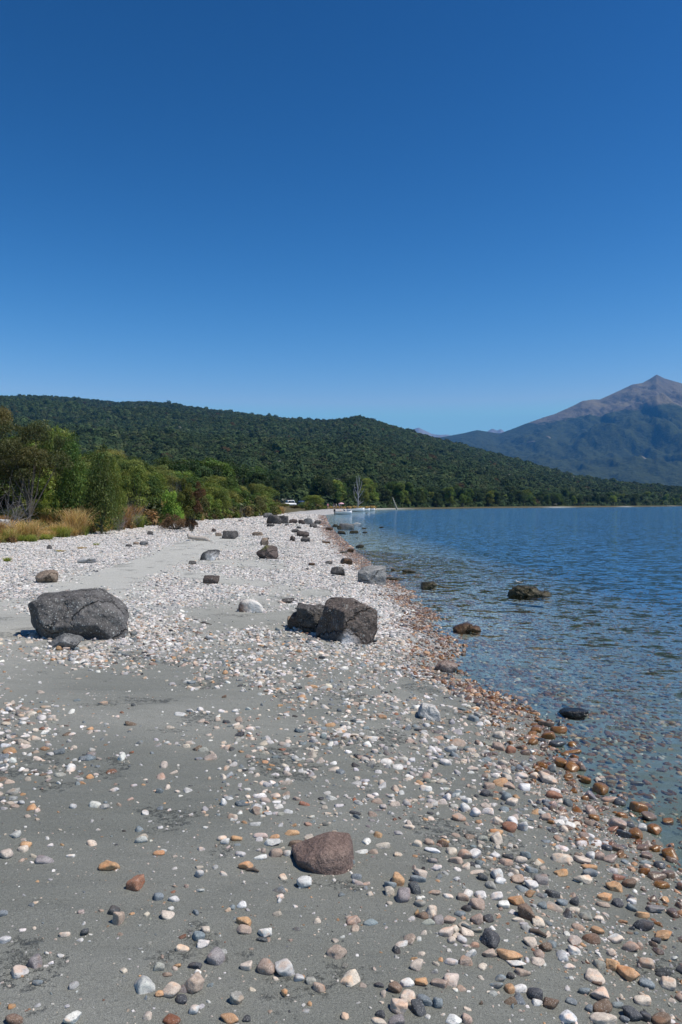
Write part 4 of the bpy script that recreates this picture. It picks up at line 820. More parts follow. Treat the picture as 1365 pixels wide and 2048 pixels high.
for shape, var, nleaf, leaf, nl in (('dome', 4, 13000, .0145, 22), ('cone', 3, 13000, .0115, 20), ('wispy', 3, 22000, .0100, 26), ('forest', 5, 9000, .0175, 24), ('scrub', 4, 8500, .020, 14)):
    PLANT[shape] = [plant_proto(shape, 500 + 17 * k + len(shape) * 31, nleaf, leaf, nl) for k in range(var)]
PR = random.Random(5)
PLANTS = []                                                    # (object, px, py of middle, what, group)
def plant(name, shape, px, D, top, wid, col, what, cat, group=None, label=None, base=None, trunk_mat=None):
    """a tree or bush at distance D whose top stands at pixel row `top`, `wid` pixels wide"""
    x = (px - CX) / FPX * D; z = float(terrain(x, D)) if base is None else base
    h = max(EYE + (HY - top) / FPX * D - z, .5); w = wid * D / FPX
    r = empty(name, (x, D, z - .02), label or what, cat, group); r.rotation_euler.z = PR.uniform(0, 6.28)
    cm, tm = PR.choice(PLANT[shape])
    c = link('crown', cm, None, r); t = link('trunk', tm, None, r)
    k = 1 / (.86 if shape != 'scrub' else .95)
    wsc = w * {'dome': 1.12, 'cone': 1.5, 'wispy': 1.1, 'forest': 1.2, 'scrub': 1.05}[shape]
    for o in (c, t): o.scale = (wsc, wsc, h * 1.04)
    v = PR.uniform(.85, 1.15); c.color = (*[q * v * PR.uniform(.94, 1.06) for q in col], 1)
    PLANTS.append((r, px, top + h / D * FPX * .4, what, group, label is not None)); return r
GRN = dict(kanuka=(.100, .098, .040), dark=(.095, .140, .038), mid=(.19, .235, .055), bright=(.25, .34, .065), olive=(.23, .23, .070), brown=(.155, .140, .058), deep=(.052, .082, .030), far=(.070, .100, .042))
# --- plants one can pick out
plant('tree', 'wispy', 58, 40, 836, 150, GRN['kanuka'], 'tree', 'tree', label='big brown-green feathery tree above the dry grass')
plant('tree', 'wispy', -12, 46, 812, 110, GRN['brown'], 'tree', 'tree', label='tall brown tree at the very edge of the view above the bank')
plant('tree', 'wispy', 18, 44, 880, 90, GRN['kanuka'], 'tree', 'tree', label='olive feathery tree between the tall brown one and the big feathery one')
plant('tree', 'dome', 108, 55, 852, 80, GRN['mid'], 'tree', 'tree', label='bright green slope-topped tree just behind the big feathery tree')
plant('tree', 'wispy', 122, 52, 868, 50, GRN['kanuka'], 'tree', 'tree', label='small brown-topped tree between the feathery tree and dark conical tree')
plant('tree', 'cone', 146, 42, 868, 72, GRN['dark'], 'tree', 'tree', label='dark green conical tree beside the big feathery tree')
plant('tree', 'cone', 204, 40, 892, 74, GRN['dark'], 'tree', 'tree', label='narrow dark green tree standing nearest the tussocks')
plant('tree', 'cone', 228, 45, 915, 46, GRN['mid'], 'tree', 'tree', label='lighter green narrow tree close behind the narrow dark one')
plant('bush', 'scrub', 103, 46, 965, 42, GRN['bright'], 'bush', 'bush', label='small bright green bush below the big feathery tree')
plant('bush', 'scrub', 62, 43, 985, 70, GRN['mid'], 'bush', 'bush', label='green bush at the foot of the big feathery tree')
plant('bush', 'scrub', 345, 58, 962, 46, GRN['bright'], 'bush', 'bush', label='bright green bush behind the lone reddish shrub')
plant('bush', 'dome', 268, 56, 925, 60, GRN['mid'], 'bush', 'bush', label='green rounded bush right of the narrow dark tree')
plant('bush', 'dome', 630, 212, 990, 46, GRN['mid'], 'bush', 'bush', label='round green bush on the beach edge between the cars and the bathers')
plant('bush', 'scrub', 606, 205, 1001, 20, GRN['mid'], 'bush', 'bush', label='small green bush in front of the blue car')
plant('bush', 'scrub', 570, 200, 1004, 26, GRN['olive'], 'bush', 'bush', label='low olive bush in front of the white car')
plant('bush', 'scrub', 590, 196, 1008, 24, GRN['brown'], 'bush', 'bush', label='low brown bush in front of the gap between the cars')
SKY = [(-250, 800), (-60, 822), (0, 838), (60, 848), (130, 872), (190, 884), (260, 893), (300, 904), (340, 908), (380, 904), (430, 906), (470, 918), (510, 930), (560, 945), (610, 955), (650, 962), (700, 968), (760, 972), (800, 976)]
def skyline(px): return float(np.interp(px, *np.array(SKY, float).T))
def veg_D(px):
    ys = np.geomspace(20, 500, 300); xs = veg_x(ys); pp = CX + xs / ys * FPX
    k = np.argmax(pp > px); return float(ys[k])
for i in range(230):
    k = (i % 46) / 45.0                                      # 0 front row, 1 back row
    px = PR.uniform(-230, 660)
    Dv = veg_D(px); D = (Dv + 2.5) * (1 + .9 * k) + PR.uniform(0, 4)
    if 535 < px < 636 and D < 275: continue
    low = 1004 - 14 * min(1, 60 / D); sk = skyline(px)
    top = low + (sk + 8 - low) * (k**.75) + PR.uniform(-5, 16) - (10 * (1 - k) if D < 80 else 3)
    if px < 335 and k < .38: continue
    h = EYE + (HY - top) / FPX * D - float(terrain((px - CX) / FPX * D, D))
    wid = min(max(h * PR.uniform(.75, 1.15), 1.2), 9) * FPX / D
    if k > .62 and px > 330: sh, cl, wh = 'forest', PR.choice(['deep', 'dark', 'deep', 'far']), 'dark forest tree'; wid *= .8
    elif k > .3: sh, cl, wh = PR.choice([('dome', 'mid', 'mid green round-headed tree'), ('dome', 'dark', 'dark green round-headed tree'), ('dome', 'mid', 'mid green round-headed tree'), ('wispy', 'olive', 'olive feathery tree'), ('cone', 'dark', 'dark green pointed tree')])
    else: sh, cl, wh = PR.choice([('scrub', 'olive', 'olive scrub bush'), ('scrub', 'mid', 'green scrub bush'), ('scrub', 'dark', 'dark green scrub bush'), ('dome', 'mid', 'green rounded bush'), ('scrub', 'brown', 'orange-brown scrub bush'), ('scrub', 'bright', 'bright green scrub bush')])
    if k <= .3 and px > 440 and sh == 'scrub' and PR.random() < .45: cl, wh = PR.choice([('brown', 'orange-brown scrub bush'), ('olive', 'olive scrub bush')])
    ct = 'bush' if 'bush' in wh else 'tree'
    plant(ct, sh, px, D, top, wid, GRN[cl], wh, ct, 'bushes along the bank' if ct == 'bush' else 'trees on the bank behind the beach')
for i in range(64):                                            # dark forest closing the bay behind the cars and bathers
    px = 470 + 260 * (i + PR.random()) / 64; k = PR.random(); D = 285 + 60 * k
    top = skyline(px) + 16 - 14 * k + PR.uniform(-4, 6); hpx = (HY - top)
    plant('tree', PR.choice(['forest', 'forest', 'dome', 'cone']), px, D, top, max(22, hpx * PR.uniform(.5, .75)), GRN[PR.choice(['deep', 'far', 'deep', 'dark'])], PR.choice(['tall dark forest tree', 'dark rounded forest tree', 'dark pointed forest tree']), 'tree', 'trees on the bank behind the beach')
for i in range(150):                                           # the trees along the far shore
    px = 640 + (i * 61.8) % 860 + PR.uniform(-6, 6); k = PR.random()
    Dv = float(np.interp(px, [640, 740, 780, 950, 1200, 1365, 1600], [262, 285, 310, 400, 615, 782, 1080]))
    D = Dv * (1.01 + .12 * k) + 4
    hm = PR.uniform(6, 10) + 4 * k if px < 820 else PR.uniform(5, 9) + 5 * k
    x = (px - CX) / FPX * D; z = float(terrain(x, D)); top = HY + (EYE - z - hm) / D * FPX
    cl = PR.choice(['far', 'deep', 'far', 'dark', 'far', 'mid'])
    wh = {'far': 'dark green lakeside tree', 'deep': 'blackish green lakeside tree', 'dark': 'green lakeside tree', 'mid': 'lighter green lakeside tree'}[cl]
    plant('tree', 'forest' if PR.random() < .7 else 'dome', px, D, top, hm * PR.uniform(.55, .85) / D * FPX, GRN[cl], wh, 'tree', 'trees lining the far shore')

def twig_mesh(name, seed, n=26, h=1.0, spread=.75, r=.0055, sub=7):
    g = np.random.default_rng(seed); paths = []
    for i in range(n):
        a = g.uniform(0, 6.28); d = (math.cos(a) * spread, math.sin(a) * spread, g.uniform(.6, 1.3))
        p, rd, _ = limb(g, (g.normal(0, .05), g.normal(0, .05), 0), d, h * g.uniform(.6, 1.0), r, .16, 5, .02); paths.append((p, rd))
        for j in range(sub):
            k = g.integers(2, 5); p2, r2, _ = limb(g, p[k], np.array(p[k]) - np.array(p[k - 1]) + g.normal(0, .12, 3), h * g.uniform(.15, .4), rd[k] * .7, .25, 3); paths.append((p2, r2))
    V, F = tubes(paths, 3); return new_mesh(name, V, F)
TWIG = plain('dry_twigs', (.26, .235, .225), .9)
def twig_bush(px, D, top, wid, label, seed, col=None):
    x = (px - CX) / FPX * D; z = float(terrain(x, D)); h = max(EYE + (HY - top) / FPX * D - z, .4)
    o = link('bare_bush', twig_mesh('bare_bush', seed, n=26, spread=1.1), TWIG, loc=(x, D, z - .03)); w = wid * D / FPX
    o.scale = (w * .75, w * .75, h * 1.05); tag(o, label, 'bush', 'leafless grey bushes on the bank'); return o
twig_bush(12, 35, 928, 130, 'leafless grey bush below the feathery trees at the bank edge', 1)
twig_bush(258, 50, 965, 70, 'leafless grey bush just behind the round tussock', 2)
twig_bush(168, 58, 874, 52, 'leafless grey crown poking up behind the dark conical tree', 3)
twig_bush(214, 62, 890, 46, 'leafless grey crown poking up behind the narrow dark tree', 4)
twig_bush(472, 84, 998, 46, 'leafless grey-purple bush above the golden grass', 5)
twig_bush(172, 45, 962, 34, 'leafless grey bush between the two narrow dark trees', 6)
twig_bush(240, 44, 996, 46, 'low leafless grey bush at the foot of the narrow dark tree', 7)
twig_bush(350, 78, 918, 34, 'leafless grey crown among the green trees on the bank', 8)

GRASS = {}
def grass_mesh(name, seed, n, h, spread, w, droop, cols):
    g = np.random.default_rng(seed); V, F, Cc = [], [], []
    for i in range(n):
        a = g.uniform(0, 6.28); b = g.uniform(0, 6.28); r0 = spread * .35 * math.sqrt(g.random()); L = h * g.uniform(.55, 1.12); lean = abs(g.normal(.32, .22)) * spread / h * 1.2
        p = np.array([r0 * math.cos(b), r0 * math.sin(b), -.02]); s = np.array([-math.sin(a), math.cos(a), 0]) * w * g.uniform(.6, 1.3)
        c = np.array(cols[g.integers(len(cols))]) * g.uniform(.75, 1.25); n0 = len(V)
        for k in range(4):
            t = k / 3; q = p + np.array([math.cos(a), math.sin(a), 0]) * L * lean * t**1.6 + np.array([0, 0, L * (t - droop * t**2.6)])
            ww = s * (1 - t * .85); V += [q - ww, q + ww]; Cc += [c * (.8 + .3 * t)] * 2
        for k in range(3): F.append((n0 + 2*k, n0 + 2*k + 1, n0 + 2*k + 3, n0 + 2*k + 2))
    return new_mesh(name, np.array(V), np.array(F), False, np.array(Cc))
GOLD = [(0.646, 0.418, 0.199), (0.780, 0.589, 0.304), (0.494, 0.294, 0.142), (0.399, 0.304, 0.114)]; RUSTG = [(0.456, 0.237, 0.114), (0.551, 0.314, 0.142), (0.342, 0.218, 0.095)]; GREENG = [(0.285, 0.323, 0.076), (0.418, 0.418, 0.114), (0.190, 0.247, 0.057)]
def tussock(px, base, w, h, pal, label, seed, n=520, name='tussock_grass', D=None, group='grass tussocks at the edge of the gravel', blade=.012):
    p = at(px, base) if D is None else Vector(((px - CX) / FPX * D, D, float(terrain((px - CX) / FPX * D, D))))
    ww, hh = w * p.y / FPX, h * p.y / FPX
    o = link(name, grass_mesh(name, seed, n, hh, ww * .8, blade, .22, pal), LEAF, loc=(p.x, p.y + ww * .3, float(terrain(p.x, p.y + ww * .3)) - .01)); o.color = (1, 1, 1, 1)
    return tag(o, label, 'grass', group, 'thing')
tussock(235, 1056, 74, 56, RUSTG, 'round reddish tussock at the gravel edge under the narrow dark tree', 1, 900)
tussock(278, 1056, 30, 36, GREENG, 'small green-yellow plant clump joined to the round reddish tussock', 2, 350)
tussock(146, 1071, 74, 66, GOLD, 'large straw-coloured tussock leaning over the gravel', 3, 900)
tussock(165, 1071, 26, 26, GREENG, 'green weeds at the foot of the large straw tussock', 4, 260)
tussock(42, 1082, 90, 52, GOLD, 'straw tussock beside the light grey boulder at the bank', 5, 800)
tussock(95, 1055, 90, 50, GOLD + GREENG, 'mixed green and straw grass between the two straw tussocks', 6, 800)
tussock(120, 1036, 110, 48, RUSTG, 'reddish seeding grass behind the large straw tussock', 7, 900)
tussock(185, 1040, 70, 46, RUSTG, 'rusty grass between the large straw tussock and the round one', 8, 700)
tussock(20, 1050, 80, 42, GREENG + GOLD, 'weedy green grass under the leafless grey bush', 9, 700)
tussock(12, 1124, 22, 13, GREENG, 'small green tuft alone on the gravel near the bank', 10, 160)
tussock(118, 1104, 26, 7, GREENG + GOLD, 'thin flat green tuft on the gravel in front of the straw tussock', 11, 160)
tussock(162, 1098, 24, 8, GOLD, 'thin straw tuft on the gravel, middle one of three', 12, 140)
tussock(192, 1091, 18, 8, GREENG, 'thin green tuft on the gravel below the round tussock', 13, 120)
tussock(205, 1062, 16, 14, GOLD, 'small straw tuft just before the round tussock', 14, 140)
tussock(558, 1029, 18, 9, GREENG, 'green tuft at the lake end of the golden grass', 15, 220)
tussock(404, 1042, 12, 16, GOLD, 'short yellow tuft beside the lone reddish shrub', 16, 160)
tussock(440, 1038, 20, 8, GREENG, 'low green tuft under the grey boulders by the bushes', 17, 160)
for k, px in enumerate(range(474, 566, 11)):
    tussock(px, 1029 - k * .15, 22, 17 + (k * 7) % 5, GOLD + RUSTG[:1], ['first', 'second', 'third', 'fourth', 'fifth', 'sixth', 'seventh', 'eighth', 'ninth'][k] + ' golden tussock in the row under the bushes, counted towards the lake', 30 + k, 420, blade=.02)
for k in range(9):
    tussock(652 + k * 12, 1016, 16, 6 + k % 3, GOLD, 'dry grass clump behind the boats, ' + ['first', 'second', 'third', 'fourth', 'fifth', 'sixth', 'seventh', 'eighth', 'ninth'][k] + ' from the people', 50 + k, 160, D=float(np.interp(652 + k * 12, [650, 700, 760], [240, 262, 288])), blade=.05, group='dry grass behind the far beach')
LOOSE = []
for k in range(46):
    px = PR.uniform(-25, 335); edge = float(np.interp(px, [-30, 60, 110, 160, 200, 260, 300, 340], [1086, 1084, 1078, 1072, 1062, 1054, 1046, 1048])); base = edge - PR.random()**1.4 * 34
    if px > 285: base = min(base, 1042)
    pal, what = PR.choice([(GOLD, 'loose straw-coloured grass clump'), (GOLD, 'loose straw-coloured grass clump'), (RUSTG, 'loose rusty grass clump'), (GOLD + GREENG, 'loose yellow-green grass clump'), (GREENG, 'loose green weed clump')])
    o = tussock(px, base, PR.uniform(34, 70), PR.uniform(16, 40), pal, what, 400 + k, 420)
    LOOSE.append((o, px, base - 12, what, 'loose grass along the bank edge'))
o = tussock(150, 1012, 34, 32, [(.50, .55, .20), (.40, .48, .14)], 'pale flax plant with a few long blades in the grass', 60, 34, 'flax_plant', blade=.035)
# undergrowth that nobody could count, filling the bank
def undergrowth():
    g = np.random.default_rng(23); n = 5200
    y = 27 * np.exp(g.random(n) * math.log(240 / 27)); v = g.uniform(-.2, 1, n)**1 * np.minimum(3 + y * .14, 26); x = veg_x(y) - .6 - np.abs(v)
    pp = CX + x / y * FPX; ok = ~((pp > 556) & (pp < 616) & (y > 105)); x, y, v = x[ok], y[ok], v[ok]; n = len(x)
    z = terrain(x, y); s = g.lognormal(math.log(.42), .3, n) * np.clip(y / 45, .6, 2.6) * np.where((y < 52) & (np.abs(v) < 5), .6, 1.0)
    pal = np.array([(.10, .13, .035), (.14, .14, .045), (.16, .125, .055), (.24, .18, .08), (.07, .10, .03), (.17, .22, .05)])
    col = pal[g.choice(6, n, p=[.28, .22, .17, .10, .15, .08])] * g.uniform(.75, 1.25, (n, 1))
    dryg = (y < 55) & (np.abs(v) < 4.5) & (g.random(n) < .6); col[dryg] = np.array([(.30, .21, .10), (.24, .15, .07), (.22, .20, .07)])[g.integers(0, 3, dryg.sum())]
    lm = leaf_material('undergrowth_leaves', 'inst', .22); pr = []
    for k in range(4):
        V, F, c = leaves([(0, 0, .35, .5, .5, .45), (.3, .1, .3, .3, .3, .35), (-.25, -.2, .3, .35, .3, .3)], 420, .10, 900 + k, slim=.35)
        pr.append(proto('undergrowth_tuft', new_mesh('undergrowth_tuft', V, F, False, c), lm))
    scatter('undergrowth', np.c_[x, y, z - .04], np.c_[s, s, s * g.uniform(.7, 1.5, n)], np.c_[g.normal(0, .1, n), g.normal(0, .1, n), g.uniform(0, 6.28, n)], col, g.integers(0, 4, n), pr, 'low tangled undergrowth of green and brown scrub along the bank', 'undergrowth')
undergrowth()

def shrub_on_beach():
    """the lone upright shrub with a reddish side, and the low red-brown bush at its foot"""
    p = at(384, 1063); D = p.y; u = D / FPX; g = np.random.default_rng(8)
    r = empty('shrub', (p.x, D, p.z - .02), 'lone upright shrub on the gravel, one half green and the other reddish brown', 'shrub')
    paths, lg, lr = [], [], []
    for i in range(9):
        tx, tz = g.uniform(-30, 20) * u, g.uniform(62, 98) * u
        pts = [np.array([g.normal(0, .05), g.normal(0, .05), 0]), np.array([tx * .2, g.normal(0, .1), 22 * u]), np.array([tx * .6, g.normal(0, .2), tz * .6]), np.array([tx, g.normal(0, .25), tz])]
        paths.append((pts, [.05, .04, .025, .01]))
        for k in range(5):
            t = .38 + .62 * k / 4; c = pts[1] * (1 - t) + pts[3] * t + g.normal(0, 4 * u, 3); s = (11 - 5 * t) * u
            (lg if tx < -4 * u else lr).append((c[0], c[1], c[2], s, s, s * 1.7))
    for k in range(7): lr.append((g.normal(1, 5) * u, g.normal(0, .2), g.uniform(5, 22) * u, 6 * u, 6 * u, 9 * u))
    tv, tf = tubes(paths); link('stems', new_mesh('stems', tv, tf), BARK, r)
    for nm, lp, col, sd in (('green_foliage', lg, (.13, .14, .036), 1), ('reddish_foliage', lr, (.13, .075, .042), 2)):
        V, F, c = leaves(lp, 15000, .034, sd, slim=.3, up=.1); o = link(nm, new_mesh(nm, V, F, False, c), LEAF, r); o.color = (*col, 1)
    q = at(350, 1060); D = q.y; u = D / FPX
    r = empty('bush', (q.x, D + .3, q.z - .02), 'low red-brown bush spreading at the foot of the lone shrub', 'bush')
    lp = [(g.uniform(-26, 30) * u, g.normal(0, .25), g.uniform(4, 16) * u, 10 * u, 10 * u, 9 * u) for _ in range(14)] + [(g.uniform(-20, 0) * u, g.normal(0, .2), g.uniform(14, 30) * u, 7 * u, 7 * u, 7 * u) for _ in range(6)]
    V, F, c = leaves(lp, 8000, .032, 5, slim=.3); o = link('foliage', new_mesh('foliage', V, F, False, c), LEAF, r); o.color = (.20, .12, .07, 1)
    tv, tf = tubes([([np.zeros(3), np.array([l[0] * .6, l[1] * .6, l[2] * .6]), np.array(l[:3])], [.03, .02, .008]) for l in lp]); link('stems', new_mesh('stems', tv, tf), BARK, r)
shrub_on_beach()

def dead_tree():
    D = 268.0; u = D / FPX; x = (716 - CX) / FPX * D; z = float(terrain(x, D)); g = np.random.default_rng(4)
    r = empty('dead_tree', (x, D, z - .1), 'bleached white dead tree with bare upright limbs on the far shore', 'tree')
    H = (1008 - 946) * u + 1.0
    paths = [([np.array([0, 0, 0]), np.array([.15, 0, H * .35]), np.array([-.1, 0, H * .7]), np.array([.25, 0, H])], [.20, .17, .11, .04])]
    for bx, z0, z1, mid in ((-8, .42, .78, -6), (-9.5, .22, .60, -7), (9, .35, .84, 5), (15, .30, .66, 8), (3.5, .55, .95, 3), (-3, .6, .97, -2.5), (6, .05, .28, 2), (12, .12, .24, 6)):
        paths.append(([np.array([0, 0, z0 * H]), np.array([mid * u, g.normal(0, .5), (z0 * .55 + z1 * .45) * H]), np.array([bx * u, g.normal(0, .8), z1 * H])], [.10, .075, .03]))
        for _ in range(1):
            s = np.array([mid * u, 0, (z0 * .4 + z1 * .6) * H]); paths.append(([s, s + g.normal(0, .9, 3) + np.array([0, 0, .9])], [.08, .02]))
    tv, tf = tubes(paths[:1], 7); link('trunk', new_mesh('trunk', tv, tf), plain('bleached_wood', (.34, .33, .33), .9), r)
    tv, tf = tubes(paths[1:], 6); link('limbs', new_mesh('limbs', tv, tf), bpy.data.materials['bleached_wood'], r)
    D = 292.0; u = D / FPX; x = (790 - CX) / FPX * D; z = float(terrain(x, D))
    tv, tf = tubes([([np.array([3.5 * u, 0, 0]), np.array([0, -.4, 9 * u]), np.array([-5.5 * u, -.8, 24 * u])], [.34, .28, .12])] + [([np.array([k * u, -.4, (6 + 5 * i) * u]), np.array([(k + 3) * u, -1, (8 + 5 * i) * u])], [.1, .03]) for i, k in enumerate((1, -1, -3))], 6)
    tag(link('leaning_dead_trunk', new_mesh('leaning_dead_trunk', tv, tf), plain('pale_dead_wood', (.40, .36, .28), .9), loc=(x, D - 2.5, z)), 'pale dead trunk leaning against the lakeside trees', 'dead trunk')
dead_tree()
def driftwood():
    p = at(398, 1082); u = p.y / FPX; g = np.random.default_rng(2)
    r = empty('driftwood_log', (p.x, p.y + .2, p.z), 'bleached driftwood log with an upturned end on the sand strip', 'driftwood')
    pts = [np.array(a) * u for a in ((-24, 6, 13), (-21, 2, 7.5), (-12, 0, 6), (0, 0, 5.2), (10, -1, 4.4), (16, -2, 2.5), (20, -3, -1))]
    tv, tf = tubes([(pts, [2.6 * u, 4.0 * u, 4.2 * u, 4.3 * u, 4.2 * u, 3.8 * u, 2.8 * u])], 10)
    tv += (fbm(tv[:, 0] * 9, tv[:, 1] * 9, tv[:, 2] * 9, 3, 3) * .02)[:, None]
    link('log', new_mesh('log', tv, tf), plain('driftwood', (.44, .38, .32), .9, bumpy=.5), r)
    tv, tf = tubes([([pts[5], pts[5] + np.array((5, -4, -3)) * u], [2.2 * u, .8 * u]), ([pts[2], pts[2] + np.array((-3, 6, 3)) * u], [1.6 * u, .6 * u])], 6); link('branch_stub', new_mesh('branch_stub', tv, tf), bpy.data.materials['driftwood'], r)
    for k, (x0, y0, x1, y1, lb) in enumerate(((1060, 1865, 1094, 1877, 'short brown driftwood stick between cobbles near the dark slate cobble'), (494, 1742, 518, 1746, 'thin dark twig on sand beside the small orange cobble'), (402, 1246, 424, 1250, 'thin brown twig on the gravel near the white oval boulder'), (693, 1474, 726, 1476, 'thin grey stick lying on the sand among pebbles'))):
        a, b = at(x0, y0), at(x1, y1); m = (a + b) / 2; d = b - a; rr = .007 + .002 * (k == 0)
        tv, tf = tubes([([np.array(a - m) + np.array((0, 0, rr)), np.array((0, .006, rr * 1.6)), np.array(b - m) + np.array((0, 0, rr))], [rr, rr * 1.1, rr * .6]), ([np.array((0, 0, rr)), np.array(d) * .15 + np.array((0, .03, rr * 2))], [rr * .6, rr * .3])], 6)
        tag(link('driftwood_stick', new_mesh('driftwood_stick', tv, tf), plain('stick_wood', (.12, .09, .07), .9), loc=m), lb, 'stick')
driftwood()
label_by_place(LOOSE, [(42, 1060, 'the straw tussock beside the light grey boulder'), (146, 1040, 'the large straw tussock'), (235, 1030, 'the round reddish tussock'), (310, 1030, 'the white rocks under the bushes')], 'grass', 'away')
LAND_P = [(58, 900, 'the big feathery tree'), (204, 950, 'the narrow dark green tree'), (384, 1010, 'the lone upright shrub'), (472, 1015, 'the golden grass row'), (590, 1003, 'the parked vehicles'), (716, 978, 'the bleached dead tree'), (790, 998, 'the leaning dead trunk'),
          (930, 1000, 'the middle of the far shore'), (1365, 1000, 'the far end of the shore')]
label_by_place([(o, px, py, wh, gr) for o, px, py, wh, gr, has in PLANTS if not has and gr != 'trees lining the far shore'], LAND_P, None, 'away')
fs = sorted([(o, px, wh, gr) for o, px, py, wh, gr, has in PLANTS if gr == 'trees lining the far shore'], key=lambda a: a[1])
cnt = {}
for o, px, wh, gr in fs:
    l = next((n for lx, n in ((700, 'behind the boats'), (760, 'near the bleached dead tree'), (900, 'past the leaning dead trunk'), (1050, 'under the falling ridge'), (1210, 'below the mountain foot'), (1365, 'toward the far lake end')) if px < lx), 'at the far lake end')
    k = cnt.get((wh, l), 0); cnt[(wh, l)] = k + 1
    o['label'] = f'{wh} {l}, {["first", "second", "third", "fourth", "fifth", "sixth", "seventh", "eighth", "ninth", "tenth", "eleventh", "twelfth", "thirteenth", "fourteenth", "fifteenth", "sixteenth", "seventeenth", "eighteenth"][min(k, 17)]} from the left'
# ------------------------------------------------------------------ boats, bathers and cars at the far end of the beach
def quadmesh(name, rings, closed=True, caps=True):
    V, F = [], []; n = len(rings[0])
    for r_ in rings: V += [tuple(p) for p in r_]
    for i in range(len(rings) - 1):
        for s in range(n if closed else n - 1): F.append((i*n + s, i*n + (s+1) % n, (i+1)*n + (s+1) % n, (i+1)*n + s))
    if caps: F += [tuple(range(n))[::-1], tuple((len(rings)-1)*n + s for s in range(n))]
    return new_mesh(name, V, F, True)
WHITE = plain('white_paint', (.78, .78, .77), .35); NAVY = plain('navy_paint', (.03, .05, .10), .3); DARKG = plain('dark_glass', (.03, .04, .05), .1); RUBBER = plain('black_rubber', (.02, .02, .02), .8); ORANGE = plain('orange_plastic', (.75, .16, .03), .4); GREYM = plain('grey_metal', (.35, .36, .37), .4, .5)
def boat(px, base, L, rot, label, stripe):
    p = at_water(px, base); r = empty('motorboat', (p.x, p.y, ZW), label, 'boat', 'boats drawn up at the far beach'); r.rotation_euler.z = rot
    B, H = L * .19, L * .16
    def ring(t, s=1.0, z0=-.12, z1=None):
        w = B * (1 - max(0, t - .45)**2.2 * 3.2) * s; w = max(w, .02); z1 = H * (1 + .45 * max(t, 0)**2) if z1 is None else z1; x = t * L - L * .4
        return [(x, -w, z1), (x, -w * .8, z1 * .35), (x, -w * .15, z0), (x, w * .15, z0), (x, w * .8, z1 * .35), (x, w, z1)]
    link('hull', quadmesh('hull', [ring(t) for t in np.linspace(0, 1, 12)]), WHITE, r)
    V, F = [], []
    for t in np.linspace(0, .98, 12):
        a = ring(t); x = a[0][0]; V += [(x, a[0][1] - .02, a[0][2] - .02), (x, a[0][1] - .02, a[0][2] + .05), (x, a[5][1] + .02, a[5][2] + .05), (x, a[5][1] + .02, a[5][2] - .02)]
    for i in range(11):
        for s in (0, 2): F.append((i*4 + s, i*4 + s + 1, i*4 + s + 5, i*4 + s + 4))
    link('gunwale', new_mesh('gunwale', V, F), stripe, r)
    x0 = L * .15
    link('windscreen', quadmesh('windscreen', [[(x0 + .1, -B * .8, H), (x0 + .25, 0, H), (x0 + .1, B * .8, H), (x0 + .06, B * .78, H), (x0 + .2, 0, H), (x0 + .06, -B * .78, H)], [(x0 - .15, -B * .7, H + .38), (x0, 0, H + .42), (x0 - .15, B * .7, H + .38), (x0 - .18, B * .68, H + .38), (x0 - .03, 0, H + .42), (x0 - .18, -B * .68, H + .38)]]), DARKG, r)
    m = quadmesh('outboard_motor', [[(-L*.4 - .1 + a * .16 * k, b * .13 * k, z) for a, b in ((-1, -1), (1, -1), (1, 1), (-1, 1))] for z, k in ((-.35, .35), (H * .8, .5), (H * .9, 1), (H + .35, 1.05), (H + .45, .7))]); link('outboard_motor', m, RUBBER, r)
    link('seat', quadmesh('seat', [[(-L * .12, -B * .7, z), (L * .02, -B * .7, z), (L * .02, B * .7, z), (-L * .12, B * .7, z)] for z in (H * .9, H * 1.15)]), GREYM, r)
boat(684, 1028.5, 3.2, R(-8), 'white dinghy with a dark rim afloat, closest boat to the camera', NAVY)
boat(709, 1023.5, 4.3, R(-14), 'white motorboat drawn up beyond the dinghy, longest of the boats', WHITE)
boat(724, 1022.5, 3.6, R(-10), 'white boat with dark rim just past the longest boat', NAVY)
boat(737, 1021.6, 3.2, R(-20), 'white boat farthest along the far beach', GREYM)
p = at_water(692, 1026.0)
r = empty('kayak', (p.x, p.y, ZW), 'bright orange kayak floating behind the white dinghy', 'kayak'); r.rotation_euler.z = R(10)
def _kr(t):
    x = (t - .5) * 2.4; w = .34 * math.sin(math.pi * min(max(t, .02), .98))**.6; z = .10 + .22 * abs(2 * t - 1)**3
    return [(x, w * math.cos(a), .10 + (z + .08) * .6 * math.sin(a) + (z - .1)) for a in np.linspace(0, 6.28, 11)[:-1]]
link('hull', quadmesh('hull', [_kr(t) for t in np.linspace(0, 1, 13)]), ORANGE, r)
link('cockpit', quadmesh('cockpit', [[(.45 * math.cos(a) * k, .19 * math.sin(a) * k, z) for a in np.linspace(0, 6.28, 13)[:-1]] for z, k in ((.16, 1), (.27, 1.05), (.27, .8), (.18, .75))], caps=False), RUBBER, r)

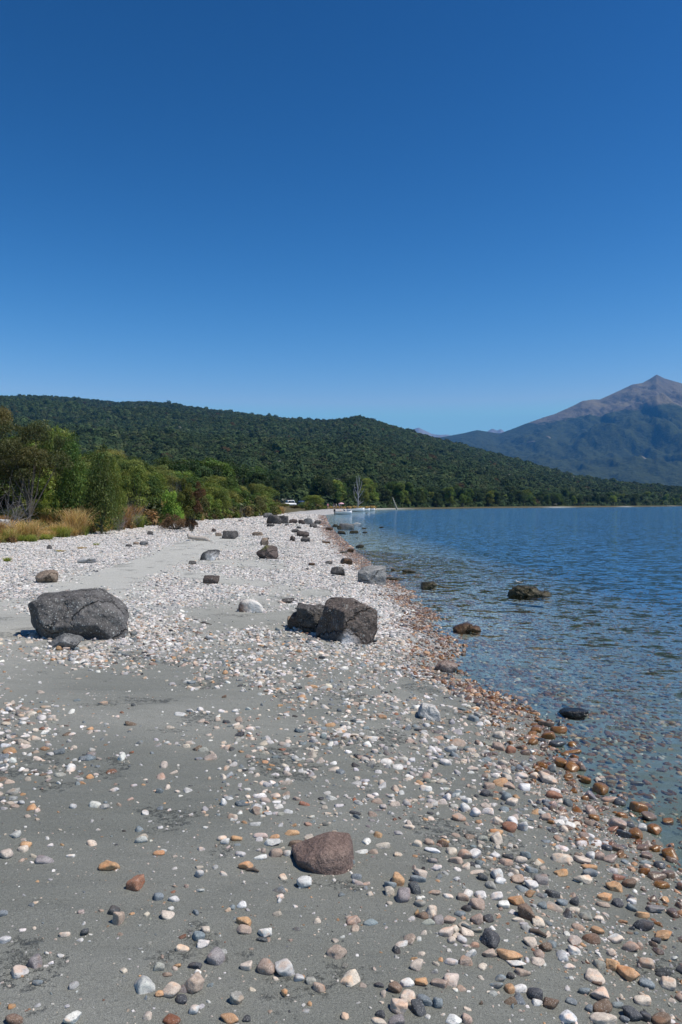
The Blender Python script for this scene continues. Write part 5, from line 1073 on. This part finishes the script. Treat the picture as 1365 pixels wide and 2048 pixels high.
SKIN = plain('skin', (.50, .30, .21), .6); HAIRM = plain('hair', (.05, .035, .025), .7)
def skin_mesh(name, joints, edges, levels=1):
    me = bpy.data.meshes.new(name); me.from_pydata([j[:3] for j in joints], edges, []); o = bpy.data.objects.new(name, me); C.objects.link(o)
    m = o.modifiers.new('skin', 'SKIN'); sv = me.skin_vertices[0].data
    for k, j in enumerate(joints): sv[k].radius = (j[3], j[4] if len(j) > 4 else j[3])
    sv[0].use_root = True
    s = o.modifiers.new('sub', 'SUBSURF'); s.levels = s.render_levels = levels
    dg = bpy.context.evaluated_depsgraph_get(); out = bpy.data.meshes.new_from_object(o.evaluated_get(dg)); bpy.data.objects.remove(o)
    out.name = name; out.polygons.foreach_set('use_smooth', [True] * len(out.polygons)); return out
def person(px, D, rz, shirt, shorts, label, step=.12):
    x = (px - CX) / FPX * D; z = float(terrain(x, D)); r = empty('person', (x, D, z), label, 'person', 'people on the far beach'); r.rotation_euler.z = rz
    J = [(0,0,.93,.13,.10), (0,0,1.12,.125,.09), (0,0,1.34,.16,.10), (0,0,1.47,.06,.06), (0,-.01,1.56,.075,.085), (0,-.01,1.67,.08,.095), (0,0,1.74,.05,.05)]
    E = [(0,1),(1,2),(2,3),(3,4),(4,5),(5,6)]
    def chain(s, pts):
        a = s
        for q in pts: J.append(q); E.append((a, len(J) - 1)); a = len(J) - 1
    for s in (-1, 1):
        chain(2, [(s*.19,0,1.39,.055), (s*.25,.02,1.12,.042), (s*.25,-.08,.90,.033), (s*.25,-.12,.80,.036,.02)])
        chain(0, [(s*.10,0,.86,.095), (s*.11,-s*step*.5,.49,.062), (s*.11,-s*step+.02,.10,.042), (s*.11,-s*step-.14,.03,.04,.025)])
    link('body', skin_mesh('body', J, E), SKIN, r)
    link('shirt', skin_mesh('shirt', [(0,0,.95,.155,.12), (0,0,1.15,.15,.11), (0,0,1.36,.185,.115), (0,0,1.43,.09,.08), (-.2,0,1.40,.075), (-.235,.01,1.22,.065), (.2,0,1.40,.075), (.235,.01,1.22,.065)], [(0,1),(1,2),(2,3),(2,4),(4,5),(2,6),(6,7)]), plain('shirt', shirt, .8), r)
    link('shorts', skin_mesh('shorts', [(0,0,.95,.16,.125), (-.1,0,.84,.115), (-.11,step*.35,.58,.09), (.1,0,.84,.115), (.11,-step*.35,.58,.09)], [(0,1),(1,2),(0,3),(3,4)]), plain('shorts', shorts, .8), r)
    D_, F_ = ico(2); hv = D_ * np.array([.088, .105, .10]) + np.array([0, .012, 1.70]); hv[:, 1] = np.where((hv[:, 1] < -.05) & (hv[:, 2] < 1.72), -.05, hv[:, 1]); link('hair', new_mesh('hair', hv, F_), HAIRM, r)
person(656, 236, R(30), (.70, .20, .28), (.10, .12, .20), 'bather in a pink top standing on the far beach, farthest from the water')
person(668, 242, R(-40), (.08, .09, .14), (.55, .55, .55), 'bather in a dark top standing next to the pink-topped one', .05)
person(673, 246, R(80), (.70, .68, .65), (.08, .10, .25), 'bather in a white top standing between the dark top and the parasol', .2)
person(679, 240, R(170), (.12, .22, .38), (.04, .04, .05), 'bather in a blue top standing below the pink parasol', .08)
def parasol():
    D = 246.0; x = (683 - CX) / FPX * D; z = float(terrain(x, D)); r = empty('parasol', (x, D, z), 'small pink beach parasol standing above the bathers', 'parasol')
    tv, tf = tubes([([np.array((0, 0, -.1)), np.array((0, 0, 2.05))], [.025, .025])], 8); link('pole', new_mesh('pole', tv, tf), WHITE, r)
    m = quadmesh('canopy', [[(.95 * k * math.cos(a) * (1 + .03 * math.cos(8 * a)), .95 * k * math.sin(a), 2.0 - .42 * k**2) for a in np.linspace(0, 6.2832, 33)[:-1]] for k in (1, .8, .55, .3, .03)], caps=False); link('canopy', m, plain('pink_canvas', (.72, .42, .46), .8), r)
parasol()
def car(px, D, rz, paint, label, tall=1.0):
    x = (px - CX) / FPX * D; z = float(terrain(x, D)); r = empty('parked_car', (x, D, z), label, 'car', 'vehicles parked behind the far beach'); r.rotation_euler.z = rz
    prof = [(-2.15, .45, .62, .82), (-2.1, .32, .95, .86), (-1.5, .28, 1.0, .88), (-.9, .28, 1.02, .88), (.9, .28, 1.02, .88), (1.7, .28, .98, .87), (2.1, .32, .9, .82), (2.18, .45, .7, .78)]
    body = quadmesh('body', [[(a, -w, lo), (a, -w * 1.02, (lo + hi) / 2), (a, -w * .93, hi), (a, w * .93, hi), (a, w * 1.02, (lo + hi) / 2), (a, w, lo)] for a, lo, hi, w in prof]); link('body', body, paint, r)
    cab = quadmesh('cabin', [[(-.95 + dx0, -w, zz), (1.75 - dx1, -w, zz), (1.75 - dx1, w, zz), (-.95 + dx0, w, zz)] for zz, w, dx0, dx1 in ((1.0, .84, 0, 0), (1.58 * tall, .68, .62, .3), (1.64 * tall, .62, .74, .4))]); link('cabin', cab, paint, r)
    for nm, q in (('side_window', [(-.62, -.835, 1.06), (1.5, -.835, 1.06), (1.38, -.715, 1.50 * tall), (-.22, -.715, 1.50 * tall)]), ('side_window', [(-.62, .835, 1.06), (1.5, .835, 1.06), (1.38, .715, 1.50 * tall), (-.22, .715, 1.50 * tall)]),
                  ('windscreen', [(-.93, -.74, 1.06), (-.93, .74, 1.06), (-.43, .62, 1.52 * tall), (-.43, -.62, 1.52 * tall)]), ('rear_window', [(1.74, -.74, 1.06), (1.74, .74, 1.06), (1.50, .62, 1.50 * tall), (1.50, -.62, 1.50 * tall)])):
        o_ = Vector((0, math.copysign(.02, q[0][1]), .005)) if nm == 'side_window' else Vector((-.03 if nm == 'windscreen' else .03, 0, .02))
        a = [Vector(v) + o_ for v in q]; b = [v - o_ * .6 for v in a]
        link(nm, quadmesh(nm, [[tuple(v) for v in a], [tuple(v) for v in b]]), DARKG, r)
    for a in (-1.35, 1.35):
        for s in (-1, 1):
            w = link('wheel', quadmesh('wheel', [[(a + .33 * k * math.cos(t), s * (.72 + yy), .33 + .33 * k * math.sin(t)) for t in np.linspace(0, 6.2832, 21)[:-1]] for yy, k in ((0, .9), (.03, 1), (.17, 1), (.2, .9))]), RUBBER, r)
            link('rim', quadmesh('rim', [[(a + .2 * k * math.cos(t), s * (.72 + yy), .33 + .2 * k * math.sin(t)) for t in np.linspace(0, 6.2832, 13)[:-1]] for yy, k in ((.15, 1), (.215, .9))]), GREYM, w)
    for s in (-1, 1): link('headlight', quadmesh('headlight', [[(xx, s * .62 + .16 * c, .78 + .09 * d) for c, d in ((-1, -1), (1, -1), (1, 1), (-1, 1))] for xx in (-2.16, -2.08)]), WHITE, r)
    return r
car(578, 236, R(28), WHITE, 'white car parked under the trees behind the far beach', 1.12)
car(602, 244, R(-70), plain('blue_paint', (.10, .16, .30), .3), 'blue car parked beside the white one under the trees', 1.1)
def bird(px, py, host, L, label, rz, water=False):
    """a small bird: one body, legs under it"""
    if water: p = at_water(px, py); loc = (p.x, p.y, ZW)
    else:
        me = host.data; n = len(me.vertices); co = np.empty(n * 3); me.vertices.foreach_get('co', co); co = co.reshape(-1, 3); t = co[np.argmax(co[:, 2] - 3 * np.abs(co[:, 0] + .12))]
        loc = tuple(host.matrix_basis @ Vector(t))
    r = empty('bird', loc, label, 'bird'); r.rotation_euler.z = rz; k = L / .24; zo = .0 if water else .045 * k
    J = [(0,0,.05,.042,.040), (-.06,0,.045,.034,.03), (-.11,0,.05,.016,.010), (-.16,0,.055,.018,.005), (.05,0,.065,.034,.034), (.075,0,.10,.018,.02), (.085,0,.125,.022,.022), (.105,0,.124,.010,.009), (.13,0,.12,.004,.003)]
    me = skin_mesh('body', [(a*k, b*k, c*k + zo, *[v*k for v in rr]) for a, b, c, *rr in J], [(0,1),(1,2),(2,3),(0,4),(4,5),(5,6),(6,7),(7,8)], 2)
    link('body', me, plain('bird_feathers', (.62, .60, .57) if not water else (.05, .04, .035), .8), r)
    if not water:
        for s in (-1, 1):
            tv, tf = tubes([([np.array((0, s * .015 * k, -.01)), np.array((.005 * k, s * .015 * k, .06 * k))], [.003 * k, .004 * k]), ([np.array((0, s * .015 * k, .0)), np.array((.03 * k, s * .02 * k, -.004))], [.003 * k, .002 * k])], 5); link('leg', new_mesh('leg', tv, tf), RUBBER, r)
    wv = np.array([(.04,0,.0),(0,0,.022),(-.08,0,.012),(-.15,0,.012),(-.08,0,-.012),(0,0,-.018)])
    for s in (-1, 1):
        V = [(a*k, s * (.045 + b)*k, (.058 + c)*k + zo) for b in (0, .006) for a, _, c in wv]; F = [tuple(range(6)), tuple(range(6, 12))[::-1]] + [(i, i + 6, (i + 1) % 6 + 6, (i + 1) % 6) for i in range(6)]
        link('wing', new_mesh('wing', V, F), plain('wing_feathers', (.20, .19, .18) if not water else (.03, .03, .03), .8), r)
bird(1044, 1167, islet, .15, 'small pale bird perched on top of the lone weedy lake rock', R(150))
bird(734, 1027.5, None, .5, 'dark water bird swimming off the drawn-up boats', R(20), True)

# ------------------------------------------------------------------ the air between here and the mountains
def haze():
    bm = bmesh.new(); bmesh.ops.create_cube(bm, size=1)
    for v in bm.verts: v.co = Vector((3500 + v.co.x * 25000, 9500 + v.co.y * 20000, 1055 + v.co.z * 2130))
    me = bpy.data.meshes.new('haze'); bm.to_mesh(me); bm.free()
    m = bpy.data.materials.new('haze_air'); m.use_nodes = True; nt = m.node_tree; nt.nodes.clear()
    o = nt.nodes.new('ShaderNodeOutputMaterial'); v = nt.nodes.new('ShaderNodeVolumePrincipled')
    v.inputs['Color'].default_value = (.10, .42, 1, 1); v.inputs['Density'].default_value = 5.8e-5; v.inputs['Anisotropy'].default_value = 0.0
    nt.links.new(v.outputs[0], o.inputs['Volume'])
    return tag(link('haze', me, m), kind='stuff', label='faint blue haze between the beach and the far mountains', cat='haze')
haze()
